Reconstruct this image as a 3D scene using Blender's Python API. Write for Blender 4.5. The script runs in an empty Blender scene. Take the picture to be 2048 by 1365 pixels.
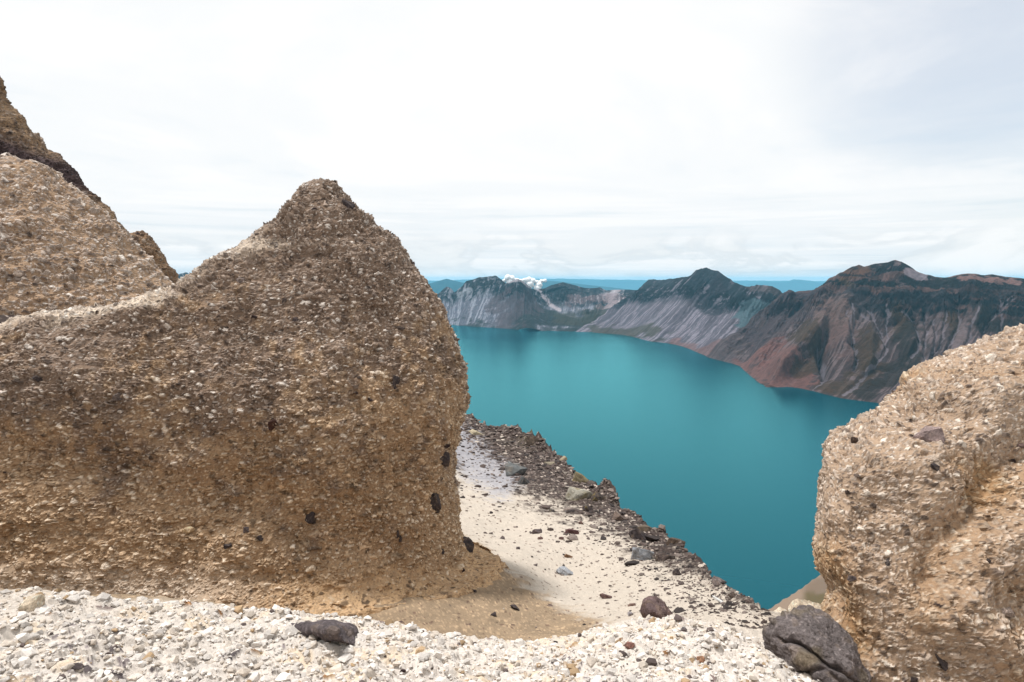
import bpy, bmesh, math, random
import numpy as np
from mathutils import Vector, Matrix
from mathutils.bvhtree import BVHTree

random.seed(7)
RNG = np.random.default_rng(11)
C = bpy.context.scene.collection
F32 = np.float32

# ------------------------------------------------------------------ camera model (photo pixels 2048 x 1365)
FPX = 2048 * 24.0 / 36.0
PITCH = math.atan((682.5 - 560.0) / FPX)
cp, sp = math.cos(PITCH), math.sin(PITCH)
LAKE_Z = -400.0

def ray(u, v):
    x = (u - 1024.0) / FPX
    y = -(v - 682.5) / FPX
    return np.array([x, cp + y * sp, -sp + y * cp])

def at(u, v, Y):
    d = ray(u, v)
    return d * (Y / d[1])

def onlake(u, v):
    d = ray(u, v)
    return d * (LAKE_Z / d[2])

def pix(P):
    """world points (n,3) -> photo pixels"""
    f = P[:, 1] * cp - P[:, 2] * sp
    up = P[:, 1] * sp + P[:, 2] * cp
    f = np.where(f < 1e-3, 1e-3, f)
    return 1024.0 + FPX * P[:, 0] / f, 682.5 - FPX * up / f

# ------------------------------------------------------------------ numpy noise
TAB = RNG.random(1 << 16).astype(F32)

def hsh(ix, iy, iz, k):
    h = (ix.astype(np.uint32) * np.uint32(374761393) + iy.astype(np.uint32) * np.uint32(668265263)
         + iz.astype(np.uint32) * np.uint32(2147483647) + np.uint32((k * 974634543) & 0xffffffff))
    h ^= h >> np.uint32(13)
    h *= np.uint32(1274126177)
    h ^= h >> np.uint32(16)
    return TAB[h & np.uint32(0xffff)]

def vnoise(P, k=0):
    Pi = np.floor(P)
    f = (P - Pi).astype(F32)
    f = f * f * f * (f * (f * 6 - 15) + 10)
    I = Pi.astype(np.int64)
    x, y, z = I[:, 0], I[:, 1], I[:, 2]
    r = 0
    for dx in (0, 1):
        wx = f[:, 0] if dx else 1 - f[:, 0]
        for dy in (0, 1):
            wy = f[:, 1] if dy else 1 - f[:, 1]
            for dz in (0, 1):
                wz = f[:, 2] if dz else 1 - f[:, 2]
                r = r + wx * wy * wz * hsh(x + dx, y + dy, z + dz, k)
    return r

def fbm(P, octv=4, k=0, gain=0.5, lac=2.03):
    a, s, t = 1.0, 0.0, 0.0
    for i in range(octv):
        s = s + a * vnoise(P, k + i * 17)
        t += a
        P = P * lac + 3.7
        a *= gain
    return s / t

def ridged(P, octv=4, k=0, gain=0.5):
    a, s, t = 1.0, 0.0, 0.0
    for i in range(octv):
        s = s + a * (1 - np.abs(2 * vnoise(P, k + i * 13) - 1))
        t += a
        P = P * 2.1 + 5.1
        a *= gain
    return s / t

def clasts(P, k, rmin=0.25, rmax=0.62, prob=1.0, flat=0.75):
    """union of lumps seeded one per lattice cell: height, random id"""
    B = np.floor(P - 0.5)
    I = B.astype(np.int64)
    best = np.zeros(len(P), F32)
    rid = np.zeros(len(P), F32)
    for dx in (0, 1):
        for dy in (0, 1):
            for dz in (0, 1):
                x, y, z = I[:, 0] + dx, I[:, 1] + dy, I[:, 2] + dz
                a = hsh(x, y, z, k)
                b = hsh(x, y, z, k + 1)
                c = hsh(x, y, z, k + 2)
                e = hsh(x, y, z, k + 3)
                R = rmin + (rmax - rmin) * e * e
                ox = (P[:, 0] - (x + 0.5 + (a - .5) * .75))
                oy = (P[:, 1] - (y + 0.5 + (b - .5) * .75))
                oz = (P[:, 2] - (z + 0.5 + (c - .5) * .75)) * (1.0 + 0.8 * a)
                # faceted lump: max of a few slanted planes against the round distance
                d2 = ox * ox + oy * oy + oz * oz
                m = np.maximum(np.abs(ox * (b - .2) + oy * (c + .2) + oz * .5),
                               np.abs(ox * (.9 - a) - oy * .5 + oz * (b + .1)))
                d = (np.sqrt(d2) * .72 + m * .42) / R
                h = np.where(d < 1, R * np.sqrt(np.clip(1 - d * d, 0, 1)), 0)
                h = np.minimum(h, R * flat)
                if prob < 1:
                    h = np.where(hsh(x, y, z, k + 5) < prob, h, 0)
                m2 = h > best
                best = np.where(m2, h, best)
                rid = np.where(m2, hsh(x, y, z, k + 4), rid)
    return best, rid

def sstep(a, b, x):
    t = np.clip((x - a) / (b - a), 0, 1)
    return t * t * (3 - 2 * t)

def mixc(a, b, t):
    return a * (1 - t[:, None]) + np.asarray(b, F32)[None, :] * t[:, None] if np.ndim(b) == 1 else a * (1 - t[:, None]) + b * t[:, None]

def srgb(r, g, b):
    f = lambda c: (c / 255 / 12.92) if c / 255 <= .04045 else ((c / 255 + .055) / 1.055) ** 2.4
    return np.array([f(r), f(g), f(b)], F32)

def seg_dist(u, v, pts):
    """distance in pixels from points to a polyline, and position along it (0..1)"""
    best = np.full(len(u), 1e9); tt = np.zeros(len(u))
    n = len(pts) - 1
    for i in range(n):
        (x0, y0), (x1, y1) = pts[i], pts[i + 1]
        L = (x1 - x0) ** 2 + (y1 - y0) ** 2 + 1e-9
        t = np.clip(((u - x0) * (x1 - x0) + (v - y0) * (y1 - y0)) / L, 0, 1)
        d = np.hypot(u - x0 - t * (x1 - x0), v - y0 - t * (y1 - y0))
        m = d < best
        best = np.where(m, d, best); tt = np.where(m, (i + t) / n, tt)
    return best, tt

# ------------------------------------------------------------------ mesh helpers
def mesh_np(name, V, Fq, col=None, mat=None, smooth=False, kind=None):
    me = bpy.data.meshes.new(name)
    nv, nf = len(V), len(Fq)
    k = Fq.shape[1]
    me.vertices.add(nv); me.vertices.foreach_set('co', np.ascontiguousarray(V, F32).ravel())
    me.loops.add(nf * k); me.loops.foreach_set('vertex_index', np.ascontiguousarray(Fq, np.int32).ravel())
    me.polygons.add(nf)
    me.polygons.foreach_set('loop_start', np.arange(nf, dtype=np.int32) * k)
    me.update(calc_edges=True)
    me.validate()
    me.shade_smooth() if smooth else me.shade_flat()
    if col is not None:
        a = me.attributes.new('tint', 'FLOAT_COLOR', 'POINT')
        c4 = np.ones((nv, 4), F32); c4[:, :3] = col
        a.data.foreach_set('color', c4.ravel())
    if mat: me.materials.append(mat)
    o = bpy.data.objects.new(name, me); C.objects.link(o)
    if kind: o['kind'] = kind
    return o

def grid_faces(nr, nc, flip=False):
    i = np.arange(nr - 1)[:, None] * nc + np.arange(nc - 1)[None, :]
    i = i.ravel()
    q = np.stack([i, i + 1, i + nc + 1, i + nc], 1)
    return q[:, ::-1] if flip else q

def tag(o, label=None, cat=None, group=None):
    if label: o['label'] = label
    if cat: o['category'] = cat
    if group: o['group'] = group
    return o

def remesh(V, faces, vox, smooth=0):
    me = bpy.data.meshes.new('tmp'); me.from_pydata([tuple(p) for p in V], [], faces); me.update()
    bm = bmesh.new(); bm.from_mesh(me); bmesh.ops.recalc_face_normals(bm, faces=bm.faces); bm.to_mesh(me); bm.free()
    o = bpy.data.objects.new('tmp', me); C.objects.link(o)
    m = o.modifiers.new('r', 'REMESH'); m.mode = 'VOXEL'; m.voxel_size = vox
    if smooth:
        s = o.modifiers.new('s', 'SMOOTH'); s.iterations = smooth; s.factor = .5
    dg = bpy.context.evaluated_depsgraph_get(); dg.update()
    ev = o.evaluated_get(dg); m2 = ev.to_mesh()
    n = len(m2.vertices); Vn = np.empty(n * 3, F32); m2.vertices.foreach_get('co', Vn)
    nf = len(m2.polygons); L = np.empty(len(m2.loops), np.int32); m2.loops.foreach_get('vertex_index', L)
    N = np.empty(n * 3, F32); m2.vertex_normals.foreach_get('vector', N)
    ls = np.empty(nf, np.int32); m2.polygons.foreach_get('loop_total', ls)
    assert (ls == 4).all()
    ev.to_mesh_clear()
    bpy.data.objects.remove(o); bpy.data.meshes.remove(me)
    return Vn.reshape(-1, 3), L.reshape(-1, 4), N.reshape(-1, 3)

def cull(V, Fq, keep, *arrs):
    """drop the faces with no kept vertex (buried or far round the back)"""
    fm = keep[Fq].any(1)
    Fq = Fq[fm]
    used = np.zeros(len(V), bool); used[Fq.ravel()] = True
    idx = np.cumsum(used) - 1
    return (V[used], idx[Fq]) + tuple(a[used] for a in arrs)

# ------------------------------------------------------------------ materials
def new_mat(name):
    m = bpy.data.materials.new(name); m.use_nodes = True
    nt = m.node_tree; b = nt.nodes['Principled BSDF']
    return m, nt, b

def tint_mat(name, rough=.95, spec=.15, bump=.5, scale=60, dist=.01, vary=.35):
    """albedo from the surface's own stones (attribute) broken up by procedural grain"""
    m, nt, b = new_mat(name)
    N = nt.nodes; L = nt.links
    at_ = N.new('ShaderNodeAttribute'); at_.attribute_name = 'tint'
    tc = N.new('ShaderNodeNewGeometry')
    n1 = N.new('ShaderNodeTexNoise'); n1.inputs['Scale'].default_value = scale; n1.inputs['Detail'].default_value = 8
    n1.inputs['Roughness'].default_value = .7
    L.new(tc.outputs['Position'], n1.inputs['Vector'])
    mr = N.new('ShaderNodeMapRange'); mr.inputs['From Min'].default_value = .3; mr.inputs['From Max'].default_value = .7
    mr.inputs['To Min'].default_value = 1 - vary; mr.inputs['To Max'].default_value = 1 + vary
    L.new(n1.outputs['Fac'], mr.inputs['Value'])
    mx = N.new('ShaderNodeMix'); mx.data_type = 'RGBA'; mx.blend_type = 'MULTIPLY'; mx.inputs['Factor'].default_value = 1
    L.new(at_.outputs['Color'], mx.inputs['A']); L.new(mr.outputs['Result'], mx.inputs['B'])
    L.new(mx.outputs['Result'], b.inputs['Base Color'])
    b.inputs['Roughness'].default_value = rough; b.inputs['Specular IOR Level'].default_value = spec
    if bump:
        bp = N.new('ShaderNodeBump'); bp.inputs['Strength'].default_value = bump; bp.inputs['Distance'].default_value = dist
        n2 = N.new('ShaderNodeTexNoise'); n2.inputs['Scale'].default_value = scale * 2.2; n2.inputs['Detail'].default_value = 6
        n2.inputs['Roughness'].default_value = .75
        L.new(tc.outputs['Position'], n2.inputs['Vector'])
        L.new(n2.outputs['Fac'], bp.inputs['Height']); L.new(bp.outputs['Normal'], b.inputs['Normal'])
    return m

M_TUFF = tint_mat('tuff', bump=.8, scale=45, dist=.012, vary=.3)
M_GROUND = tint_mat('pumice_ground', bump=.6, scale=70, dist=.008, vary=.22)
M_STONE = tint_mat('lava_stone', rough=.85, spec=.25, bump=1.0, scale=75, dist=.014, vary=.5)
M_MTN = tint_mat('mountain_rock', bump=.9, scale=.05, dist=16, vary=.35)
M_HILL = tint_mat('far_forest', bump=0, scale=.002, vary=.2)

# ------------------------------------------------------------------ ground : one polar height field from under the camera down to the lake
def az(u): return math.atan((u - 1024) / FPX / cp)

EDGE = [(-1800, 70), (-400, 75), (300, 75), (700, 62), (850, 52), (930, 45), (1030, 38), (1080, 32), (1130, 27), (1200, 21), (1270, 17), (1340, 13),
        (1400, 9.8), (1480, 7.4), (1540, 6.1), (1620, 5.6), (1700, 5.6), (1900, 6.5), (2300, 8), (3200, 9)]
EA = np.array([math.atan2(at(u, 700, 1)[0], 1) for u, Y in EDGE]); EY = np.array([Y for u, Y in EDGE])
ER = EY / np.cos(EA)
SHORE = [(-1800, 700), (300, 700), (1000, 700), (1300, 720), (1440, 740), (1525, 785), (1580, 832), (1640, 900), (1700, 960), (1900, 1150), (2300, 1300), (3200, 1300)]
SA = np.array([math.atan2(at(u, 1180, 1)[0], 1) for u, Y in SHORE]); SY = np.array([Y for u, Y in SHORE])
SR = SY / np.cos(SA)

CTRL = [(-300, 1500, 2.2), (300, 1500, 2.2), (900, 1510, 2.25), (1500, 1480, 2.4), (2000, 1480, 2.6), (2600, 1480, 2.6), (-1500, 1400, 2.2),
        (-900, 1200, 3.6), (-200, 1182, 3.4), (0, 1195, 3.4), (230, 1226, 3.4), (480, 1262, 3.3), (720, 1288, 3.3), (900, 1318, 3.2), (1090, 1340, 3.2),
        (1250, 1287, 3.5), (1400, 1264, 3.9),
        (-300, 1225, 6.4), (200, 1235, 6.8), (500, 1245, 6.9), (700, 1258, 6.7), (900, 1290, 6.3), (1000, 1312, 5.8), (1100, 1312, 5.6), (1200, 1284, 5.9),
        (1300, 1258, 6.3), (1400, 1235, 5.8), (1500, 1228, 5.0),
        (950, 1130, 9.5), (1000, 1190, 8.3), (1100, 1205, 8.3), (1130, 1155, 10), (1280, 1135, 10.3), (1210, 1198, 8.3), (1400, 1190, 7.6), (1480, 1214, 6.4),
        (1540, 1224, 5.6), (1600, 1250, 4.9), (1480, 1196, 7.2), (1400, 1130, 9.8), (1340, 1072, 13), (1270, 1030, 17), (1200, 982, 21), (1130, 922, 27), (1080, 886, 32), (1030, 856, 38),
        (930, 834, 45), (1140, 1068, 13), (1074, 1067, 13.5), (1004, 1078, 12.5), (950, 1050, 14.5), (1031, 975, 21), (1160, 1015, 18), (930, 960, 23),
        (950, 872, 35), (1000, 912, 29),
        (0, 668, 11.5), (200, 700, 12.5), (400, 790, 14), (600, 850, 18), (800, 850, 30), (-400, 655, 12), (-900, 800, 7), (-1500, 800, 8), (-300, 590, 26), (300, 640, 30),
        (600, 760, 40), (300, 720, 60), (-600, 600, 60), (-1500, 700, 40),
        (1560, 1362, 3.5), (1640, 1400, 3.35), (1700, 1430, 3.3), (1500, 1320, 3.4),
        (1700, 1330, 4.6), (1900, 1420, 4.0), (2200, 1420, 4.2), (2600, 1300, 6), (1650, 1300, 4.4)]
CP = np.array([at(*c) for c in CTRL])
def arl(x, y): return np.stack([np.arctan2(x, y) * 1.6, np.log(np.hypot(x, y))], 1)
CQ = arl(CP[:, 0], CP[:, 1])
def tps(r2): return np.where(r2 > 1e-12, .5 * r2 * np.log(np.maximum(r2, 1e-12)), 0)
_n = len(CQ)
_K = tps(((CQ[:, None] - CQ[None]) ** 2).sum(2)) + np.eye(_n) * 2e-3
_Pm = np.concatenate([np.ones((_n, 1)), CQ], 1)
_A = np.zeros((_n + 3, _n + 3)); _A[:_n, :_n] = _K; _A[:_n, _n:] = _Pm; _A[_n:, :_n] = _Pm.T
_sl = CP[:, 2] / np.hypot(CP[:, 0], CP[:, 1])           # fit the slope seen from the eye, smoother than z itself
_W = np.linalg.solve(_A, np.concatenate([_sl, np.zeros(3)]))
def ground_base(x, y):
    Q = arl(x, y); out = np.empty(len(Q))
    for i in range(0, len(Q), 40000):
        q = Q[i:i + 40000]
        out[i:i + 40000] = tps(((q[:, None] - CQ[None]) ** 2).sum(2)) @ _W[:_n] + _W[_n] + q @ _W[_n + 1:]
    return out * np.hypot(x, y)

def full_ground(a, r):
    """height of the foreground shelf and of the crater wall below it (a azimuth, r distance)"""
    re = np.interp(a, EA, ER); rs = np.interp(a, SA, SR)
    wob = vnoise(np.stack([a * 40, a * 0, a * 0], 1), 91) - .5
    wob2 = vnoise(np.stack([a * 150, a * 0 + 5, a * 0], 1), 92) - .5
    re = re * (1 + .05 * wob + .035 * wob2)
    rr = np.minimum(r, re)
    z = ground_base(np.sin(a) * rr, np.cos(a) * rr)
    t = np.clip((r - re) / (rs - re), 0, 1.6)
    prof = np.where(t < 1, 1 - (1 - np.minimum(t, 1)) ** 1.5, 1 + (t - 1) * .25)
    ze = z
    z = np.where(r > re, ze + (LAKE_Z - ze) * prof, z)
    return z, re, t

NA, NR1, NR2 = 1000, 760, 150
aa = np.radians(np.linspace(-58, 58, NA))
rr1 = np.geomspace(1.3, 75, NR1); rr2 = np.geomspace(75, 1700, NR2 + 1)[1:]
R_, A_ = np.meshgrid(np.concatenate([rr1, rr2]), aa, indexing='ij')
a_, r_ = A_.ravel(), R_.ravel()
gz, gre, gt = full_ground(a_, r_)
GP = np.stack([np.sin(a_) * r_, np.cos(a_) * r_, gz], 1)
gu, gv = pix(GP)
flatP = np.stack([GP[:, 0], GP[:, 1], GP[:, 2]], 1)
near = 1 - sstep(3.0, 5.2, r_)                                   # loose lumps under the camera
berm = np.maximum(near, 0)
edge = np.exp(-np.clip(gre - r_, 0, None) / (0.075 * gre + .25)) * (r_ < gre * 1.02)
over = (r_ > gre)
n_lo = fbm(flatP * .9, 4, 3)
n_mid = fbm(flatP * 5.5, 4, 9)
wp = flatP + (np.stack([vnoise(flatP * 9, 31), vnoise(flatP * 9, 32), vnoise(flatP * 9, 33)], 1) - .5) * .06
c1, i1 = clasts(wp / .055, 100, .22, .66, .85, .65)
c2, i2 = clasts(wp / .027, 120, .25, .66, .95, .9)
c3, i3 = clasts(wp / .30, 140, .12, .5, .5)
far_t = sstep(9, 16, r_)
disp = (n_lo - .5) * (.25 + .25 * edge * np.minimum(gre, 20) / 10) + (n_mid - .5) * (.02 + .13 * berm)
disp += (c1 * .055 * 1.1) * (.30 + .40 * berm + .15 * edge) * (1 - sstep(8, 20, r_)) + c2 * .027 * (.55 + .15 * berm) * (1 - sstep(4, 9, r_))
disp += (fbm(flatP * 1.6, 4, 53) - .5) * .5 * np.clip(r_ * .03, 0, 1.2) * (r_ < 75) * (.3 + edge)
disp += c3 * .30 * (edge * .25 + .05) * (1 + far_t) * (1 - sstep(25, 50, r_))
crag = ridged(flatP * .55, 4, 51)
crag2 = ridged(flatP * .22, 3, 57)
disp += (crag - .55) * edge * .25 + (crag2 - .6) * edge * np.clip(gre * .035, .1, 1.1)
disp = np.where(over & (r_ > 75), (fbm(flatP * .02, 5, 77) - .5) * 30 * (1 - sstep(.5, .9, gt) * .93), disp)
disp = np.where(over & (r_ <= 75), disp + (crag - .5) * .5 * np.clip((r_ - gre) * .15, 0, 4), disp)
GP[:, 2] += disp

cream = srgb(176, 165, 152)
white = srgb(197, 188, 179)
gcol = np.tile(cream, (len(GP), 1)).astype(F32)
gcol = mixc(gcol, white, berm * .9)
# apron round the big rock's foot: tan dust, with the rock's shadow painted in
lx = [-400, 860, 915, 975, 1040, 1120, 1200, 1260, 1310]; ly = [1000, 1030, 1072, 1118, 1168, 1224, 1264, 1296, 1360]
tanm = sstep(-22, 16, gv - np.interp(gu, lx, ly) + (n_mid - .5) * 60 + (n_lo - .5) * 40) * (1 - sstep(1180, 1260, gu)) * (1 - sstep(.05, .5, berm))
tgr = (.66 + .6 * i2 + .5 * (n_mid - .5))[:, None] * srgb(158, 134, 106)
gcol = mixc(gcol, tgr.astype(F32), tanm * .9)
# individual grains
sel = (c1 > .12) & (berm > .3)
gcol = np.where((sel & (i1 > .975))[:, None], srgb(150, 112, 78) * (0.6 + i2[:, None]), gcol)
gcol = np.where((sel & (i1 < .03))[:, None], srgb(120, 104, 100), gcol)
gry = sstep(.54, .66, fbm(flatP * 2.6, 4, 65) + .10 * sstep(700, 100, gu) + .06 * sstep(1300, 1365, gv)) * berm
gcol = np.where((gry * .75 > .25 + .75 * hsh((i1 * 9999).astype(int), (i2 * 9999).astype(int), (i1 * 0).astype(int), 25))[:, None], (srgb(120, 110, 110) * (.5 + .9 * i2[:, None])).astype(F32), gcol)
och = sstep(.58, .72, fbm(flatP * 7, 3, 61)) * berm
gcol = mixc(gcol, srgb(206, 180, 144), och * .5)
gcol = np.where(((c2 > .2) & (i2 > .90) & (berm < .5))[:, None], srgb(96, 76, 66), gcol)
gcol = np.where(((c1 > .25) & (i1 > .95) & (berm < .5))[:, None], srgb(84, 68, 64), gcol)
gcol *= (.86 + .26 * hsh((i1 * 9999).astype(int), (i2 * 9999).astype(int), (i1 * 0).astype(int), 5))[:, None]
# dark lava rubble along the lip and grey ash towards the far end of the shelf
BAND = [(880, 955), (960, 975), (1060, 1012), (1170, 1062), (1270, 1112), (1380, 1165), (1470, 1208), (1560, 1236)]
bx = np.array([p[0] for p in BAND]); by = np.array([p[1] for p in BAND])
above = np.interp(gu, bx, by) - gv
e2 = np.clip(np.exp(-np.clip(gre - r_, 0, None) / (0.06 * gre + .1)), 0, 1)
rub = sstep(-.35, .75, above / 75 + (n_lo - .5) * 1.5 + (n_mid - .5) * 1.3 + .3 * (i3 - .5) + .5 * e2) * (r_ > 4.6)
lum = (.5 + .9 * i1)[:, None]
rubc = np.where((i3 > .55)[:, None], srgb(122, 108, 101), srgb(82, 70, 65)) * lum
rubc = np.where((i1 > .84)[:, None], srgb(186, 170, 158), rubc)
rubc = mixc(rubc.astype(F32), srgb(112, 104, 74), sstep(.56, .68, fbm(flatP * .5, 4, 63)) * .6 * e2)
pick = np.clip(rub * 1.25 - .55 * (hsh((i1 * 9999).astype(int), (i2 * 9999).astype(int), (i1 * 0).astype(int), 15)), 0, 1)
gcol = mixc(gcol, rubc, pick)
ash = (1 - sstep(14, 50, seg_dist(gu, gv, [(890, 870), (925, 890), (950, 930), (1000, 965)])[0] + (n_mid - .5) * 70)) * (r_ > 14)
gcol = mixc(gcol, srgb(150, 148, 152), ash * .8)
# crater wall : grass and scree
wall = (r_ > gre * 1.1)
wn = fbm(flatP * .012, 5, 21)
wc = mixc(np.tile(srgb(84, 72, 48), (len(GP), 1)), srgb(104, 88, 74), sstep(.5, .56, wn))
wc = mixc(wc, srgb(136, 116, 102), (1 - sstep(0, .05, 1 - gt + (wn - .5) * .2)) * .7)
gcol = np.where((wall & (r_ > 40))[:, None], wc, gcol)
gcol = np.clip(gcol, .01, .9)
GF = grid_faces(NR1 + NR2, NA, flip=True)
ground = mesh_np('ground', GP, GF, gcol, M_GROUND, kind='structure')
tag(ground, 'cream pumice slope falling away to the dark lip above the lake')
ground_bvh = BVHTree.FromObject(ground, bpy.context.evaluated_depsgraph_get())

def ground_z(x, y):
    z, _, _ = full_ground(np.arctan2(x, y), np.hypot(x, y))
    return z

# ------------------------------------------------------------------ tuff rocks
def tuff(name, levels, vox, nseg=64, smooth=4, palette=None, feats=None, keepfn=None, cs=1.0, amp=1.0, low=.25, seed=0, persp=0.0, exl=None, ampfn=None):
    """levels: (v, uL, uR, Yc, yf, yb, exponent) outline rows seen at depth Yc, front and back depth of that level"""
    rows = []
    for (v, uL, uR, Yc, yf, yb, ex) in levels:
        L = at(uL, v, Yc); Rr = at(uR, v, Yc)
        ring = []
        for s in range(nseg):
            th = 2 * math.pi * s / nseg
            ct, st = math.cos(th), math.sin(th)
            e = 2.0 / (exl(v) if (exl and ct < 0) else ex)
            cx = math.copysign(abs(ct) ** e, ct); sy = math.copysign(abs(st) ** e, st)
            x = (L[0] + Rr[0]) / 2 + (Rr[0] - L[0]) / 2 * cx
            y = Yc + (sy * (yb - Yc) if sy > 0 else sy * (Yc - yf))
            x = x * (1 - persp) + persp * x * y / Yc
            ring.append((x, y, L[2]))
        rows.append(ring)
    V = [p for r in rows for p in r]
    Fc = []
    for i in range(len(rows) - 1):
        for s in range(nseg):
            a, b = i * nseg + s, i * nseg + (s + 1) % nseg
            Fc.append((a, b, b + nseg, a + nseg))
    Fc.append(tuple(range(nseg))); Fc.append(tuple((len(rows) - 1) * nseg + s for s in range(nseg)))
    V, Fq, N = remesh(V, Fc, vox, smooth)
    if keepfn is not None:
        V, Fq, N = cull(V, Fq, keepfn(V, N), N)
    P = V.astype(np.float64)
    u, v = pix(P)
    if feats is not None:
        dlt = feats(P, u, v, N)
        P = P + N * dlt[:, None]
    lo = fbm(P * (.7 / cs), 4, 200 + seed) - .5
    lo2 = fbm(P * (2.6 / cs), 4, 230 + seed) - .5
    strat = fbm(P * np.array([.8, .8, 5.0]) / cs, 3, 260 + seed) - .5
    wq = P + (np.stack([vnoise(P * 7 / cs, 31 + seed), vnoise(P * 7 / cs, 32 + seed), vnoise(P * 7 / cs, 33 + seed)], 1) - .5) * .09 * cs
    wq = wq * np.array([1, 1, 1.25])
    k1, j1 = clasts(wq / (.17 * cs), 300 + seed, .16, .56, .5, .9)
    k2, j2 = clasts(wq / (.088 * cs), 320 + seed, .28, .68, .92, .72)
    k3, j3 = clasts(wq / (.047 * cs), 340 + seed, .30, .66, .95, .75)
    zone = sstep(.40, .62, fbm(P * 1.3 / cs, 3, 280 + seed))
    rough = .65 + .6 * zone
    D = lo * low + lo2 * .16 * cs + strat * .08 * cs
    A_ = (amp if ampfn is None else ampfn(u, v)) * rough * (k1 * .17 * .8 + k2 * .088 * 1.25 + k3 * .047 * 1.35) * cs
    D = D + A_ - .8 * A_.mean()
    pit = sstep(.70, .80, vnoise(P * 6.5 / cs, 400 + seed)) * .05 * cs
    D = D - pit
    P = P + N * D[:, None]
    # albedo : ochre ash matrix, grey and cream pumice clasts, a few dark lava ones
    col = palette(P, u, v, N, zone)
    top = np.maximum(k1 * 1.0, np.maximum(k2 * .6, k3 * .3))
    jj = np.where(k1 > .1, j1, np.where(k2 > .1, j2, j3))
    mat, light, mid, dark = col
    j4 = hsh((j1 * 9999).astype(int), (j2 * 9999).astype(int), (j1 * 0).astype(int), 66)[:, None]
    cc = np.where((jj < .16)[:, None], light * (.6 + .4 * j4) + mid * (.4 - .4 * j4), np.where((jj < .80)[:, None], mid * (.75 + .5 * j4), dark * .6 + mid * .4 * j4))
    cl = sstep(.02, .10, top)
    out = mat * (1 - cl[:, None]) + cc * cl[:, None]
    out = np.where(((k1 > .14) & (j1 > .985))[:, None], srgb(52, 42, 42), out)
    out = out * (.80 + .40 * hsh((j1 * 9999).astype(int), (j2 * 9999).astype(int), (j3 * 9999).astype(int), 6))[:, None]
    out = np.clip(out, .008, .88)
    o = mesh_np(name, P, Fq, out, M_TUFF)
    return o, BVHTree.FromObject(o, bpy.context.evaluated_depsgraph_get())

def pal(mat, light, mid, dark):
    mat, light, mid, dark = srgb(*mat), srgb(*light), srgb(*mid), srgb(*dark)
    def f(P, u, v, N, zone):
        z = np.ones((len(P), 1), F32)
        return mat * z, light * z, mid * z, dark * z
    return f

def pal_main(P, u, v, N, zone):
    """grey weathered crust over the upper half, fresh ochre below"""
    n = fbm(P * .9, 5, 501) - .5
    fine = fbm(P * 9, 3, 503) - .5
    h = P[:, 2] - ground_base(P[:, 0], P[:, 1])
    t = sstep(0.10, .90, (v - 640) / 540 + n * 1.3 + fine * 1.3 + (1 - zone) * .2 + .14 * sstep(820, 930, u))[:, None]
    mat = srgb(112, 94, 80) * (1 - t) + srgb(140, 115, 90) * t  # matrix darkened to put crevice shade between the lumps
    light = srgb(212, 202, 192) * (1 - t) + srgb(216, 199, 178) * t
    mid = srgb(150, 133, 120) * (1 - t) + srgb(177, 152, 125) * t
    dark = srgb(80, 69, 64) * (1 - t) + srgb(118, 98, 79) * t
    # rim light along the left shoulder crest, painted into the colours
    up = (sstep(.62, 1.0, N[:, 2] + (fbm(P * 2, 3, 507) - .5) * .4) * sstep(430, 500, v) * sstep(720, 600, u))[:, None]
    # pale dust lying on the foot at the left
    up = np.maximum(up, (sstep(1120, 1200, v + 110 * n) * sstep(620, 250, u) * .75)[:, None])
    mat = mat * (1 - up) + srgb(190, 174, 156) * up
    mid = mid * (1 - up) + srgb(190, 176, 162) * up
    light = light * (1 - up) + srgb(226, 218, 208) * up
    sand = (sstep(.55, .0, h + .8 * n + .5 * fine) * sstep(350, 700, u) * .9)[:, None]
    mat = mat * (1 - sand) + srgb(178, 148, 114) * sand
    mid = mid * (1 - sand) + srgb(172, 142, 110) * sand
    light = light * (1 - sand) + srgb(190, 164, 132) * sand
    return mat, light, mid, dark

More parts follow.
